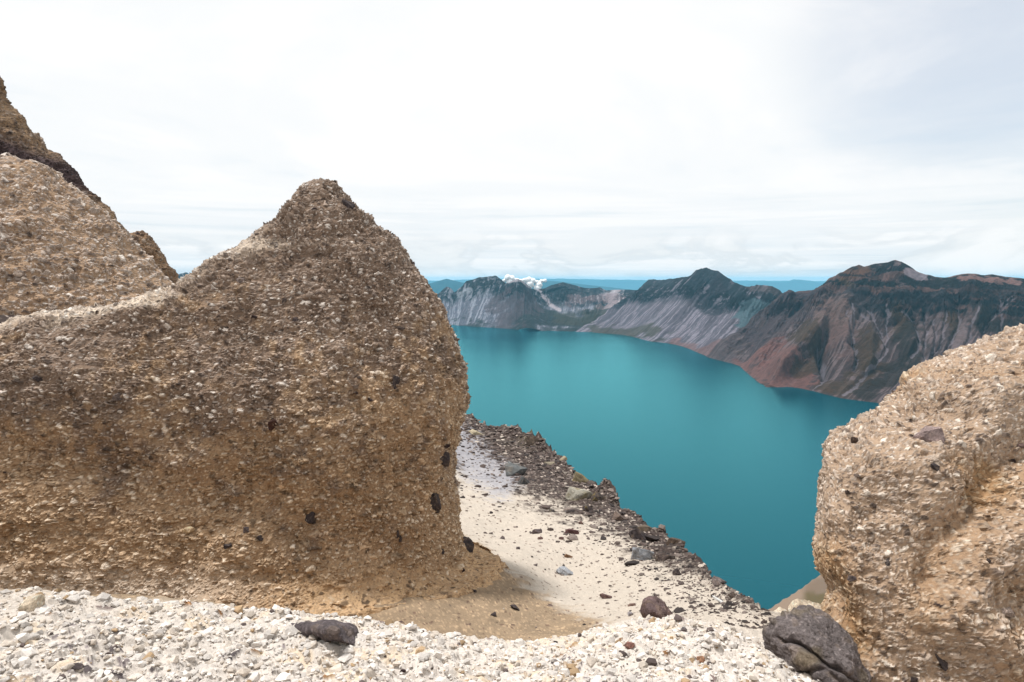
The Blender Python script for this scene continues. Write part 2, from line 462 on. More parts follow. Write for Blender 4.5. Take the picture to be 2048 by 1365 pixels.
# main rock
YC = 9.3
MAIN = [
 # v, uL, uR, Yc, yf, yb, ex
 (371, 640, 664, 9.7, 9.5, 9.9, 2),
 (376, 618, 674, 9.7, 9.4, 10.0, 2.3),
 (383, 604, 680, 9.7, 9.35, 10.0, 2.4),
 (393, 597, 690, 9.7, 9.3, 10.05, 2.3),
 (408, 588, 702, 9.65, 9.25, 10.1, 2.1),
 (427, 573, 722, 9.6, 9.15, 10.2, 2),
 (440, 561, 736, 9.6, 9.1, 10.3, 2),
 (454, 543, 750, 9.6, 9.05, 10.4, 2),
 (467, 520, 768, 9.6, 9.0, 10.4, 2),
 (483, 497, 785, 9.6, 8.95, 10.5, 2),
 (500, 471, 802, 9.55, 8.85, 10.6, 2),
 (525, 432, 818, 9.5, 8.75, 10.7, 2.1),
 (560, 402, 846, 9.45, 8.62, 10.8, 2.1),
 (588, 368, 866, 9.4, 8.5, 10.9, 2.2),
 (602, 310, 876, 9.4, 8.45, 10.95, 2.2),
 (613, 215, 882, 9.38, 8.4, 11.0, 2.2),
 (630, 125, 890, 9.36, 8.35, 11.0, 2.3),
 (655, 50, 903, 9.34, 8.25, 11.0, 2.3),
 (690, -15, 917, 9.32, 8.12, 11.0, 2.4),
 (750, -150, 928, 9.3, 7.9, 11.0, 2.5),
 (800, -300, 926, 9.3, 7.78, 11.0, 2.6),
 (850, -420, 915, 9.3, 7.68, 11.0, 2.7),
 (900, -480, 907, 9.3, 7.6, 11.0, 2.8),
 (960, -520, 908, 9.3, 7.5, 11.0, 2.8),
 (1010, -560, 913, 9.3, 7.4, 11.0, 2.8),
 (1060, -600, 917, 9.3, 7.25, 11.0, 2.7),
 (1090, -620, 922, 9.3, 7.1, 11.0, 2.6),
 (1115, -640, 932, 9.3, 6.95, 11.1, 2.5),
 (1135, -650, 942, 9.28, 6.75, 11.2, 2.4),
 (1155, -660, 955, 9.25, 6.5, 11.2, 2.4),
 (1175, -680, 968, 9.2, 6.2, 11.3, 2.3),
 (1195, -690, 984, 9.15, 5.9, 11.4, 2.3),
 (1212, -700, 1000, 9.1, 5.6, 11.4, 2.3),
]
def feats_main(P, u, v, N):
    d = np.zeros(len(P))
    dd, _ = seg_dist(u, v, [(0, 790), (250, 760), (480, 800), (700, 880)])          # swelling across the face
    d += .10 * np.exp(-(dd / 70) ** 2)
    dd, _ = seg_dist(u, v, [(0, 900), (260, 960), (500, 1010), (760, 1100)])
    d -= .12 * np.exp(-(dd / 60) ** 2)
    dd, _ = seg_dist(u, v, [(640, 400), (760, 560), (850, 700), (870, 850)])
    d += .08 * np.exp(-(dd / 50) ** 2)
    h = np.clip(P[:, 2] - ground_base(P[:, 0], P[:, 1]), -.3, 9)                      # foot spreading into the sand
    d += .34 * np.exp(-np.clip(h + .1, 0, 9) / .24) * sstep(200, 600, u)
    return d
def keep_main(V, N):
    u, v = pix(V)
    return (u > -330) & (V[:, 1] < 10.6) & (V[:, 2] > -4.6)
main, main_bvh = tuff('tuff_rock', MAIN, .0148, smooth=2, palette=pal_main, feats=feats_main, keepfn=keep_main, low=.22, cs=.54, seed=1, ampfn=lambda u, v: .95 - .6 * sstep(1110, 1185, v) * sstep(500, 760, u), exl=lambda v: 2 + 3 * min(1, max(0, (v - 480) / 110)))
tag(main, 'largest tan tuff rock, a tall pointed fin crusted with grey pumice lumps', 'rock', 'tuff rocks on the rim')

# right rock
RIGHT = [
 (560, 2330, 2520, 5.6, 5.4, 5.9, 2),
 (600, 2200, 2620, 5.5, 5.2, 6, 2),
 (640, 2085, 2700, 5.4, 5, 6.1, 2.1),
 (680, 1988, 2760, 5.3, 4.8, 6.2, 2.8),
 (705, 1922, 2790, 5.25, 4.7, 5.75, 2.8),
 (735, 1858, 2800, 5.2, 4.6, 5.7, 3.4),
 (752, 1806, 2820, 5.15, 4.5, 5.45, 3.4),
 (790, 1768, 2830, 5.1, 4.4, 5.4, 3.4),
 (828, 1746, 2840, 5.05, 4.3, 5.35, 4),
 (846, 1694, 2850, 5, 4.25, 5.3, 4),
 (865, 1664, 2860, 4.95, 4.2, 5.25, 6),
 (890, 1648, 2870, 4.9, 4.12, 5.2, 6.5),
 (950, 1642, 2880, 4.9, 4, 5.4, 7),
 (1020, 1641, 2890, 4.9, 3.85, 6, 7),
 (1080, 1634, 2890, 4.9, 3.75, 6, 7),
 (1140, 1631, 2890, 4.9, 3.68, 6, 7),
 (1190, 1641, 2890, 4.9, 3.62, 6, 6.5),
 (1240, 1664, 2890, 4.9, 3.58, 6, 6.5),
 (1300, 1692, 2890, 4.9, 3.54, 6, 6.5),
 (1370, 1735, 2890, 4.9, 3.5, 6, 6.5),
 (1470, 1770, 2890, 4.9, 3.5, 6, 6.5),
]
def feats_right(P, u, v, N):
    d = np.zeros(len(P))
    dd, _ = seg_dist(u, v, [(2080, 900), (1990, 940), (1930, 1010), (1880, 1090), (1870, 1160)])     # diagonal hollow
    d -= .085 * np.exp(-(dd / 38) ** 2)
    dd, _ = seg_dist(u, v, [(2060, 1080), (1960, 1120), (1930, 1200), (1990, 1300)])
    d += .14 * np.exp(-(dd / 60) ** 2)
    dd, _ = seg_dist(u, v, [(1800, 800), (1850, 830), (1930, 840)])
    d -= .10 * np.exp(-(dd / 32) ** 2)
    dd, _ = seg_dist(u, v, [(1690, 900), (1720, 960), (1760, 1010)])
    d -= .05 * np.exp(-(dd / 30) ** 2)
    dd, _ = seg_dist(u, v, [(1900, 1000), (1840, 920), (2000, 800)])
    d += .08 * np.exp(-(dd / 60) ** 2)
    dd, _ = seg_dist(u, v, [(1640, 1170), (1690, 1230), (1720, 1290)])
    d -= .10 * np.exp(-(dd / 35) ** 2)
    return d
def pal_right(P, u, v, N, zone):
    n = fbm(P * 1.4, 4, 521) - .5
    t = sstep(.38, .68, .45 + n * 1.4 + .15 * sstep(900, 1200, v))[:, None]
    # more ochre in the diagonal hollow and the undercut
    d1, _ = seg_dist(u, v, [(2060, 960), (1960, 1010), (1890, 1110), (1850, 1220)])
    d2, _ = seg_dist(u, v, [(1650, 1120), (1690, 1230), (1720, 1290)])
    t = np.maximum(t, np.maximum(.5 * np.exp(-(d1 / 60) ** 2), np.exp(-(d2 / 45) ** 2))[:, None])
    mat = srgb(150, 128, 108) * (1 - t) + srgb(146, 115, 84) * t
    light = srgb(216, 204, 190) * (1 - t) + srgb(204, 184, 158) * t
    mid = srgb(174, 157, 142) * (1 - t) + srgb(172, 146, 116) * t
    dark = srgb(104, 90, 82) * (1 - t) + srgb(112, 90, 72) * t
    return mat, light, mid, dark
def keep_right(V, N):
    u, v = pix(V)
    return (u < 2260) & (V[:, 1] < 5.75) & (v < 1460)
right, right_bvh = tuff('tuff_rock', RIGHT, .0105, palette=pal_right, feats=feats_right, keepfn=keep_right, smooth=2, low=.09, cs=.37, amp=.75, seed=40, persp=1.0)
tag(right, 'pale tuff rock face beside the black cracked boulder, cut off by the frame', 'rock', 'tuff rocks on the rim')

# three rocks behind the shoulder of the main one
LHUMP = [
 (300, -330, -40, 15.2, 14.8, 15.6, 2), (312, -380, 10, 15.2, 14.4, 15.8, 2), (322, -420, 62, 15.2, 14.1, 15.9, 2), (335, -450, 92, 15.2, 13.9, 16, 2),
 (365, -500, 132, 15.1, 13.6, 16.2, 2), (400, -540, 180, 15.1, 13.3, 16.3, 2.1), (450, -600, 228, 15.0, 13.0, 16.5, 2.1), (495, -640, 266, 15.0, 12.8, 16.6, 2.1), (540, -680, 298, 14.9, 12.5, 16.8, 2.2),
 (580, -700, 332, 14.9, 12.2, 17, 2.2), (605, -720, 352, 14.9, 12.0, 17, 2.2), (640, -740, 372, 14.9, 11.7, 17, 2.2), (700, -760, 400, 14.9, 11.4, 17, 2.2), (760, -780, 420, 14.9, 11.3, 17, 2.2)]
PAL_L = pal((146, 122, 100), (222, 212, 202), (176, 160, 147), (112, 98, 90))
kl = lambda V, N: (pix(V)[0] > -220) & (V[:, 1] < 15.6)
lh, lh_bvh = tuff('tuff_rock', LHUMP, .028, palette=PAL_L, keepfn=kl, low=.4, cs=.98, amp=.8, seed=80)
tag(lh, 'broad pale tuff hump behind the shoulder of the largest rock', 'rock', 'tuff rocks on the rim')

LBACK = [
 (40, -300, -110, 23, 22.6, 23.4, 2), (100, -330, -40, 23, 22.2, 23.8, 2), (165, -360, 2, 23, 21.8, 24, 2), (205, -380, 12, 23, 21.6, 24.2, 2), (236, -400, 32, 23, 21.4, 24.3, 2),
 (268, -420, 46, 23, 21.2, 24.4, 2), (284, -440, 78, 23, 21, 24.5, 2), (302, -450, 108, 23, 20.9, 24.6, 2), (332, -470, 138, 23, 20.7, 24.7, 2), (370, -490, 162, 23, 20.5, 24.8, 2),
 (396, -500, 188, 23, 20.4, 24.9, 2), (425, -520, 208, 23, 20.3, 25, 2), (480, -560, 245, 23, 20.1, 25, 2), (560, -620, 300, 23, 20, 25, 2), (640, -640, 330, 23, 20, 25, 2)]
def pal_back(P, u, v, N, zone):
    b = (np.exp(-((v - 300 - .35 * u) / 32) ** 2) * sstep(235, 262, v))[:, None]      # band of dark lava through the tuff
    b = np.clip(b * 1.2 + (fbm(P * .8, 3, 541)[:, None] - .5) * .6 * b, 0, 1)
    z = np.ones((len(P), 1), F32)
    f = lambda a, d: srgb(*a) * (1 - b) * z + srgb(*d) * b
    return f((136, 112, 88), (66, 54, 54)), f((172, 156, 142), (104, 92, 90)), f((128, 110, 94), (70, 58, 56)), f((90, 76, 68), (40, 34, 36))
kb = lambda V, N: (pix(V)[0] > -160) & (V[:, 1] < 23.4)
lb, lb_bvh = tuff('tuff_rock', LBACK, .036, palette=pal_back, keepfn=kb, low=.8, cs=1.15, amp=.8, seed=120)
tag(lb, 'steep brown rock with a dark lava band, highest at the frame edge', 'rock', 'tuff rocks on the rim')

LDOME = [
 (470, 245, 276, 20, 19.7, 20.3, 2), (478, 228, 294, 20, 19.5, 20.5, 2), (492, 210, 310, 20, 19.2, 20.6, 2), (516, 195, 327, 20, 18.9, 20.8, 2), (548, 185, 341, 20, 18.7, 21, 2),
 (580, 180, 351, 20, 18.6, 21, 2), (605, 180, 354, 20, 18.5, 21, 2), (660, 180, 354, 20, 18.5, 21, 2)]
PAL_D = pal((122, 98, 76), (164, 148, 132), (126, 106, 90), (86, 71, 62))
ld, ld_bvh = tuff('tuff_rock', LDOME, .03, palette=PAL_D, low=.3, cs=1.1, amp=.8, seed=160, keepfn=lambda V, N: V[:, 1] < 20.4)
tag(ld, 'small rounded brown tuff dome between the pale hump and the blue peak', 'rock', 'tuff rocks on the rim')
SURF = [ground_bvh, main_bvh, right_bvh, lh_bvh, lb_bvh, ld_bvh]

def hit(u, v):
    d = Vector(ray(u, v)).normalized(); best = None
    for b in SURF:
        h = b.ray_cast(Vector((0, 0, 0)), d)
        if h[0] is not None and (best is None or h[3] < best[3]): best = h
    return best

# ------------------------------------------------------------------ stones
RIGHTV, UPV, FWDV = Vector((1, 0, 0)), Vector((0, sp, cp)), Vector((0, cp, -sp))

def stone_col(P, base, k, veg=0):
    n = fbm(P * 1.0, 4, k)
    b = np.array(base, F32)
    col = b[None] * (.55 + .9 * n)[:, None]
    col = np.where((vnoise(P * 6, k + 3) > .80)[:, None], col * 1.7 + .01, col)
    col = mixc(col, srgb(150, 128, 104), sstep(.56, .70, fbm(P * 1.6, 4, k + 5)) * .22)
    if veg: col = mixc(col, srgb(120, 104, 52), sstep(.55, .7, fbm(P * .7, 3, k + 9)) * veg)
    return np.clip(col, .006, .8)

def stone(name, label, cat, group, u, v, w, h, base, k, tilt=0.0, npts=13, sink=.15, veg=0, flatness=.8, depth=None):
    """angular lava stone: hull of random points, edges broken up, bedded in the surface it lies on"""
    hh = None; k_ = 0
    while hh is None or hh[3] > 90:
        hh = hit(u - k_ * .5, v + k_ * 2); k_ += 1
    p, nrm, dist = hh[0], hh[1], hh[3]
    if nrm.dot(p) > 0: nrm = -nrm
    fd = p.dot(FWDV)
    sx, sz = w / FPX * fd / 2, h / FPX * fd / 2
    sy = depth if depth else (sx * .55 + sz * .45) * flatness
    rnd = random.Random(k)
    bm = bmesh.new()
    for i in range(npts):
        a = 2 * math.pi * (i + rnd.random() * .8) / npts * 2.4; t = rnd.uniform(-.95, .95)
        q = math.sqrt(1 - t * t) ** .55
        ca, sa = math.cos(a), math.sin(a)
        bm.verts.new((ca * q * rnd.uniform(.85, 1.05), sa * q, t * rnd.uniform(.85, 1.05)))
    g = bmesh.ops.convex_hull(bm, input=bm.verts[:])
    bmesh.ops.delete(bm, geom=[e for e in g['geom_interior'] if isinstance(e, bmesh.types.BMVert)], context='VERTS')
    big = max(w, h) > 24
    bmesh.ops.bevel(bm, geom=bm.edges[:], offset=.05, segments=1, affect='EDGES', clamp_overlap=True)
    bmesh.ops.triangulate(bm, faces=bm.faces[:])
    bmesh.ops.subdivide_edges(bm, edges=bm.edges[:], cuts=5 if big else 2, use_grid_fill=True)
    V = np.array([x.co[:] for x in bm.verts])
    for ax in range(3):
        lo, hi = V[:, ax].min(), V[:, ax].max(); V[:, ax] = (V[:, ax] - lo) / (hi - lo) * 2 - 1
    nn = fbm(V * 2.2 + k, 4, 600 + k) - .5
    n2 = ridged(V * 1.3 + k, 3, 640 + k) - .5
    V = V * (1 + .22 * nn + .14 * n2)[:, None]
    ct, st = math.cos(tilt), math.sin(tilt)
    X = V[:, 0] * sx; Y = V[:, 1] * sy; Z = V[:, 2] * sz
    X, Z = X * ct - Z * st, X * st + Z * ct
    ax = np.array([RIGHTV[:], FWDV[:], UPV[:]])
    W = np.stack([X, Y, Z], 1) @ ax
    for x, c in zip(bm.verts, W): x.co = c
    me = bpy.data.meshes.new(name); bm.to_mesh(me); bm.free()
    me.shade_flat()
    col = stone_col(V * 2.5 + k, base, 700 + k, veg)
    a = me.attributes.new('tint', 'FLOAT_COLOR', 'POINT')
    c4 = np.ones((len(V), 4), F32); c4[:, :3] = col; a.data.foreach_set('color', c4.ravel())
    me.materials.append(M_STONE)
    o = bpy.data.objects.new(name, me); C.objects.link(o)
    o.location = p + nrm * (sy * (.5 - sink) * .4) + FWDV * sy * sink - (UPV * sz * .35 if cat == 'crag' else UPV * 0)
    tag(o, label, cat, group)
    return o

DK = srgb(84, 74, 74); BK = srgb(60, 52, 52); BR = srgb(92, 70, 66); GR = srgb(112, 112, 114); LG = srgb(168, 170, 172); PU = srgb(128, 112, 112); TN = srgb(190, 168, 142)
GM = 'dark lava stones bedded in the largest rock'
GRR = 'stones bedded in the pale rock face'
GS = 'stones lying on the pumice slope'
GE = 'dark crags along the lip above the lake'
GN = 'stones on the white rubble'
STONES = [
 ('black block near the pointed summit of the largest rock', GM, 695, 411, 30, 22, BK, .0),
 ('tall black stone in the upper face, level with the lake inlet', GM, 793, 768, 19, 30, BK, .2),
 ('reddish brown stone in the middle of the largest rock face', GM, 545, 852, 22, 24, srgb(66, 42, 36), .3),
 ('small flat black stone at the far end of the largest rock shoulder', GM, 75, 757, 20, 13, BK, 0),
 ('round black stone under the overhang, above the biggest embedded one', GM, 887, 917, 22, 36, BK, .1),
 ('biggest black stone embedded in the rock edge, tall and oval', GM, 868, 1010, 26, 46, BK, .1),
 ('black stone low in the face, straight below the middle of the rock', GM, 621, 1035, 21, 28, BK, .2),
 ('thin black sliver in the lower face, upper of two close together', GM, 795, 1068, 7, 16, BK, .2),
 ('thin black sliver in the lower face, lower of two close together', GM, 801, 1077, 7, 14, BK, -.2),
 ('tiny round black stone just before the jutting wedge', GM, 884, 1105, 9, 11, BK, 0),
 ('black wedge jutting out from the foot of the largest rock', GM, 933, 1094, 29, 38, BK, .1),
 ('grey stone low in the ochre face, topmost of three', GM, 493, 1061, 13, 13, DK, 0),
 ('black stone low in the ochre face, middle of three', GM, 519, 1077, 13, 11, BK, 0),
 ('black stone low in the ochre face, lowest of three', GM, 455, 1093, 17, 12, BK, .2),
 ('small dark chip in the crusted face below the summit', GM, 590, 640, 13, 10, DK, .3),
 ('rounded grey lump on the crusted shoulder below the skyline dip', GM, 481, 562, 18, 16, srgb(126, 112, 106), 0),
 ('small dark knob on the skyline of the largest rock, lake side', GM, 826, 524, 9, 8, DK, 0),
 ('grey brown stone in the crusted face, right of the flat black one', GM, 233, 792, 26, 18, srgb(92, 82, 78), .2),
 ('pale rounded lump on the ochre skirt of the largest rock', GM, 375, 1064, 24, 18, srgb(196, 172, 140), .1),
 ('large purple grey slab bedded high in the pale rock face', GRR, 1856, 878, 56, 50, srgb(140, 122, 118), .65),
 ('small black chip below the purple grey slab', GRR, 1870, 935, 14, 16, BK, .4),
 ('dark knob at the top corner of the pale rock face', GRR, 1711, 881, 16, 14, srgb(78, 62, 54), 0),
 ('small brown stone on the shaded flank of the pale rock', GRR, 1697, 985, 12, 10, srgb(56, 44, 40), 0),
 ('round grey pebble in the middle of the pale rock face', GRR, 1775, 1128, 15, 17, srgb(84, 76, 74), 0),
 ('black stone with a shadow gap low on the pale rock flank', GRR, 1704, 1157, 18, 12, DK, 0),
 ('black stone at the bottom of the pale rock face', GRR, 1883, 1322, 21, 32, BK, .2),
 ('grey brown lump bulging from the lower swell of the pale rock', GRR, 2013, 1229, 27, 26, srgb(142, 126, 116), 0),
 ('cream lump just before the grey brown one on the pale rock', GRR, 1981, 1237, 22, 17, srgb(198, 178, 156), 0),
 ('small black pebble in the diagonal hollow of the pale rock', GRR, 1977, 1123, 10, 12, BK, 0),
 ('dark stone cut by the bottom frame edge below the pale rock', GRR, 1828, 1360, 17, 12, BK, 0),
 ('rust brown stone at the margin of the pale rock face', GRR, 2040, 892, 18, 12, srgb(110, 90, 84), .2),
 ('round dark grey stone high on the cream slope with a chip below', GS, 1074, 1067, 21, 15, DK, -.1),
 ('small brown chip touching the round dark grey stone', GS, 1081, 1079, 11, 9, BR, 0),
 ('maroon angular stone in the upper middle of the cream slope', GS, 1144, 1068, 28, 17, srgb(84, 58, 58), -.2),
 ('small pyramid stone on the slope nearest the largest rock edge', GS, 1004, 1078, 11, 10, DK, 0),
 ('small dark pebble between the wedge and the maroon stone', GS, 1036, 1099, 9, 9, DK, 0),
 ('small brown chip below the maroon stone', GS, 1122, 1079, 10, 9, BR, -.3),
 ('thin tan splinter above the pale topped slab', GS, 1137, 1115, 16, 10, srgb(120, 92, 70), -.6),
 ('dark pebble between the rock foot and the flat blue grey slab', GS, 1070, 1131, 9, 9, DK, -.4),
 ('flat blue grey slab alone on the cream slope', GS, 1131, 1148, 38, 18, srgb(150, 152, 156), -.25),
 ('grey boulder with a scooped pale top near the lip', GS, 1284, 1117, 42, 36, srgb(130, 132, 136), -.3),
 ('dark grey split boulder on the grey ash patch', GS, 1027, 950, 42, 42, srgb(90, 92, 92), -.5),
 ('dark wedge leaning against the split boulder', GS, 1048, 968, 22, 22, srgb(70, 70, 70), -.6),
 ('big pale grey slab with lichen, largest stone on the far slope', GS, 1160, 998, 56, 42, srgb(152, 148, 136), -.5),
 ('black block propping the pale lichen slab from below', GS, 1176, 1023, 26, 16, BK, -.3),
 ('long cream block at the far end of the shelf', GS, 954, 869, 34, 14, srgb(164, 152, 128), -.15),
 ('dull green stone halfway along the far rubble', GS, 1102, 931, 28, 18, srgb(120, 112, 96), -.3),
 ('grey stone above the dark split boulder', GS, 1030, 933, 20, 12, srgb(130, 128, 126), -.2),
 ('rounded pale knob standing on the lip skyline', GE, 1127, 918, 16, 14, srgb(146, 134, 112), 0),
 ('slate grey stone below the lichen slab, farther of a pair', GS, 1104, 1024, 12, 10, srgb(96, 92, 94), 0),
 ('slate grey stone below the lichen slab, nearer of a pair', GS, 1139, 1024, 20, 14, srgb(104, 98, 98), -.5),
 ('brown chip at the lower margin of the rubble', GS, 1162, 1048, 12, 8, BR, -.5),
 ('small maroon stone on the cream slope above the reddish boulder', GS, 1212, 1196, 25, 12, srgb(92, 70, 68), -.2),
 ('flat brown chip beside the reddish boulder top', GS, 1265, 1212, 18, 8, srgb(104, 82, 74), -.1),
 ('light grey pebble touching the reddish boulder', GS, 1262, 1231, 13, 11, srgb(140, 134, 136), 0),
 ('grey pebble at the lower tip of the reddish boulder', GS, 1369, 1261, 15, 10, srgb(110, 104, 104), -.3),
 ('thin white splinter of pumice lying on the slope near the lip', GS, 1444, 1207, 42, 6, srgb(236, 234, 230), -.55),
 ('small dark chip above the cracked black boulder', GS, 1547, 1241, 18, 8, DK, 0),
 ('round black stone on the shaded tan apron', GS, 987, 1232, 11, 12, BK, 0),
 ('curved black flake on the shaded tan apron', GS, 1030, 1219, 24, 12, BK, -.5),
 ('tiny black pebble at the lower flare of the largest rock', GS, 949, 1184, 8, 8, BK, 0),
 ('tiny black pebble on the tan hollow above the white rubble', GS, 1111, 1286, 8, 7, BK, 0),
 ('dark crag at the far bend of the lip', GE, 1070, 884, 40, 30, srgb(70, 60, 52), -.5),
 ('black crag on the lip beside the lichen slab', GE, 1198, 1000, 32, 28, srgb(60, 52, 48), -.4),
 ('mossy brown crag on the lip above the lichen slab', GE, 1165, 962, 44, 22, srgb(110, 100, 78), -.6),
 ('broad black crag halfway down the lip', GE, 1282, 1076, 52, 30, srgb(54, 46, 46), -.45),
 ('jagged brown crag standing against the lake, middle of the lip', GE, 1292, 1062, 40, 26, srgb(92, 80, 68), -.5),
 ('dark crag next to the scooped grey boulder', GE, 1332, 1120, 44, 32, srgb(72, 62, 58), -.5),
 ('steep brown crag on the lip beyond the scooped boulder', GE, 1352, 1086, 38, 30, srgb(80, 66, 56), -.6),
 ('black outcrop running down below the scooped boulder', GE, 1352, 1150, 22, 30, srgb(62, 54, 54), -.6),
 ('low grey crag near the end of the lip', GE, 1437, 1166, 34, 22, srgb(120, 108, 104), -.5),
 ('small brown crag at the very end of the lip', GE, 1470, 1192, 28, 16, srgb(110, 98, 92), -.5),
 ('brown crag between two black ones on the lip', GE, 1240, 1040, 36, 22, srgb(100, 86, 78), -.6),
 ('red brown pebble at the upper margin of the white rubble', GN, 1259, 1292, 22, 12, srgb(120, 84, 74), 0),
 ('rust stone in the white rubble before the cracked boulder', GN, 1402, 1322, 17, 14, srgb(150, 110, 84), 0),
 ('dark pebble in the white rubble below the wide black boulder', GN, 806, 1344, 15, 12, srgb(80, 62, 62), 0),
 ('dark pebble in the white rubble at the bottom frame corner', GN, 152, 1336, 24, 14, DK, 0),
 ('rounded cream block in the rubble at the frame edge', GN, 62, 1216, 56, 36, srgb(214, 196, 172), .3),
]
for i, (lab, grp, u, v, w, h, base, tilt) in enumerate(STONES):
    big = max(w, h) > 34
    stone('crag' if grp == GE else 'stone', lab, 'crag' if grp == GE else 'stone', grp, u, v, w, h, base, 10 + i * 7, tilt,
          npts=16 if big else 12, veg=.5 if ('lichen' in lab or 'moss' in lab) else 0, sink=.18 if grp in (GM, GRR) else .12)

def boulder(name, label, cat, group, outline, Y, front, back, vox, base, k, feats=None, rough=1.0, veg=0):
    """larger boulder from its outline at its own depth, with front and back points giving it its bulk"""
    bm = bmesh.new()
    for (u, v, dy) in outline: bm.verts.new(at(u, v, Y + dy))
    for (u, v, y) in front + back: bm.verts.new(at(u, v, y))
    g = bmesh.ops.convex_hull(bm, input=bm.verts[:])
    bmesh.ops.delete(bm, geom=[e for e in g['geom_interior'] if isinstance(e, bmesh.types.BMVert)], context='VERTS')
    V = [x.co[:] for x in bm.verts]; bm.verts.index_update(); Fc = [[x.index for x in f.verts] for f in bm.faces]
    bm.free()
    V, Fq, N = remesh(V, Fc, vox, 3)
    P = V.astype(np.float64); s = vox / .006
    D = (fbm(P * 5, 4, 800 + k) - .5) * .10 * rough + (ridged(P * 14 / s ** .3, 4, 820 + k) - .5) * .034 * rough + (fbm(P * np.array([40, 40, 60]), 3, 830 + k) - .5) * .014 * rough
    ctr = P.mean(0)
    if feats is not None: D = D + feats(P, N, *pix(P))
    P = P + N * D[:, None]
    col = stone_col(P * 9, base, 840 + k, veg)
    ctr = P.mean(0)
    o = mesh_np(name, P - ctr, Fq, col, M_STONE); o.location = ctr
    return tag(o, label, cat, group)

def crack(P, N, u, v):
    wob = (fbm(P * 9, 3, 870) - .5) * 26
    d, t = seg_dist(u, v + wob, [(1560, 1278), (1592, 1288), (1640, 1318), (1690, 1345), (1720, 1375)])
    d2, _ = seg_dist(u, v, [(1600, 1345), (1650, 1338), (1690, 1375)])
    return -.055 * np.exp(-(d / 4.0) ** 2) * (P[:, 1] < 3.9) + .02 * sstep(-8, 12, (v - 1288) - (u - 1592) * .58) - .03 * np.exp(-(d2 / 5) ** 2)
boulder('boulder', 'big black cracked boulder lying against the pale rock face', 'boulder', 'dark boulders in front',
        [(1536, 1268, 0), (1545, 1242, 0), (1572, 1224, .05), (1602, 1216, .1), (1628, 1222, .12), (1662, 1240, .1), (1692, 1270, .05), (1718, 1302, 0), (1738, 1342, -.05), (1748, 1385, -.1), (1735, 1430, -.1),
         (1660, 1420, -.1), (1590, 1345, -.02), (1545, 1315, 0)],
        3.75, [(1590, 1262, 3.62), (1640, 1280, 3.5), (1690, 1340, 3.38), (1600, 1320, 3.5), (1680, 1390, 3.32)],
        [(1620, 1250, 4.1), (1700, 1330, 4.05), (1580, 1280, 4.05), (1660, 1400, 3.9)],  .0065, srgb(108, 99, 97), 1, crack, veg=.25)
boulder('boulder', 'reddish brown boulder standing on the cream slope near the lip', 'boulder', 'dark boulders in front',
        [(1283, 1226, 0), (1288, 1208, 0), (1298, 1199, .1), (1312, 1198, .15), (1328, 1206, .15), (1338, 1222, .1), (1346, 1250, 0), (1352, 1266, 0), (1342, 1268, -.05), (1318, 1256, -.1), (1290, 1240, -.05)],
        5.72, [(1300, 1222, 5.52), (1320, 1232, 5.5), (1336, 1256, 5.52)], [(1310, 1225, 6.05), (1335, 1250, 6.0)], .009, srgb(100, 82, 80), 2)
boulder('boulder', 'wide low black boulder half buried in the white rubble', 'boulder', 'dark boulders in front',
        [(567, 1264, 0), (580, 1248, 0), (612, 1243, .05), (640, 1239, .1), (672, 1241, .1), (694, 1250, .1), (706, 1262, .05), (716, 1282, 0), (722, 1296, 0), (690, 1300, -.1), (640, 1285, -.1), (600, 1275, -.05)],
        3.29, [(620, 1258, 3.18), (670, 1262, 3.06), (690, 1285, 3.06)], [(640, 1262, 3.72), (690, 1275, 3.7)], .0065, srgb(96, 87, 88), 3, rough=.7)
def pumice_block(label, outline, Y, k, base):
    boulder('pumice_block', label, 'pumice block', None, outline, Y, [((outline[0][0] + outline[3][0]) / 2, (outline[0][1] + outline[3][1]) / 2 + 8, Y - .12)],
            [((outline[0][0] + outline[3][0]) / 2, outline[2][1] + 12, Y + .25)], .008, base, k, rough=.8)
pumice_block('cream pumice block behind the cracked black boulder', [(1583, 1226, 0), (1588, 1206, 0), (1610, 1200, .1), (1638, 1204, .1), (1652, 1222, 0), (1650, 1250, 0), (1600, 1250, 0)], 4.7, 5, srgb(222, 204, 180))
pumice_block('small cream pumice lump at the shelf edge above the shore', [(1546, 1240, 0), (1548, 1224, 0), (1560, 1217, .05), (1574, 1224, .05), (1578, 1240, 0), (1565, 1248, 0), (1555, 1248, 0)], 4.9, 6, srgb(224, 208, 186))

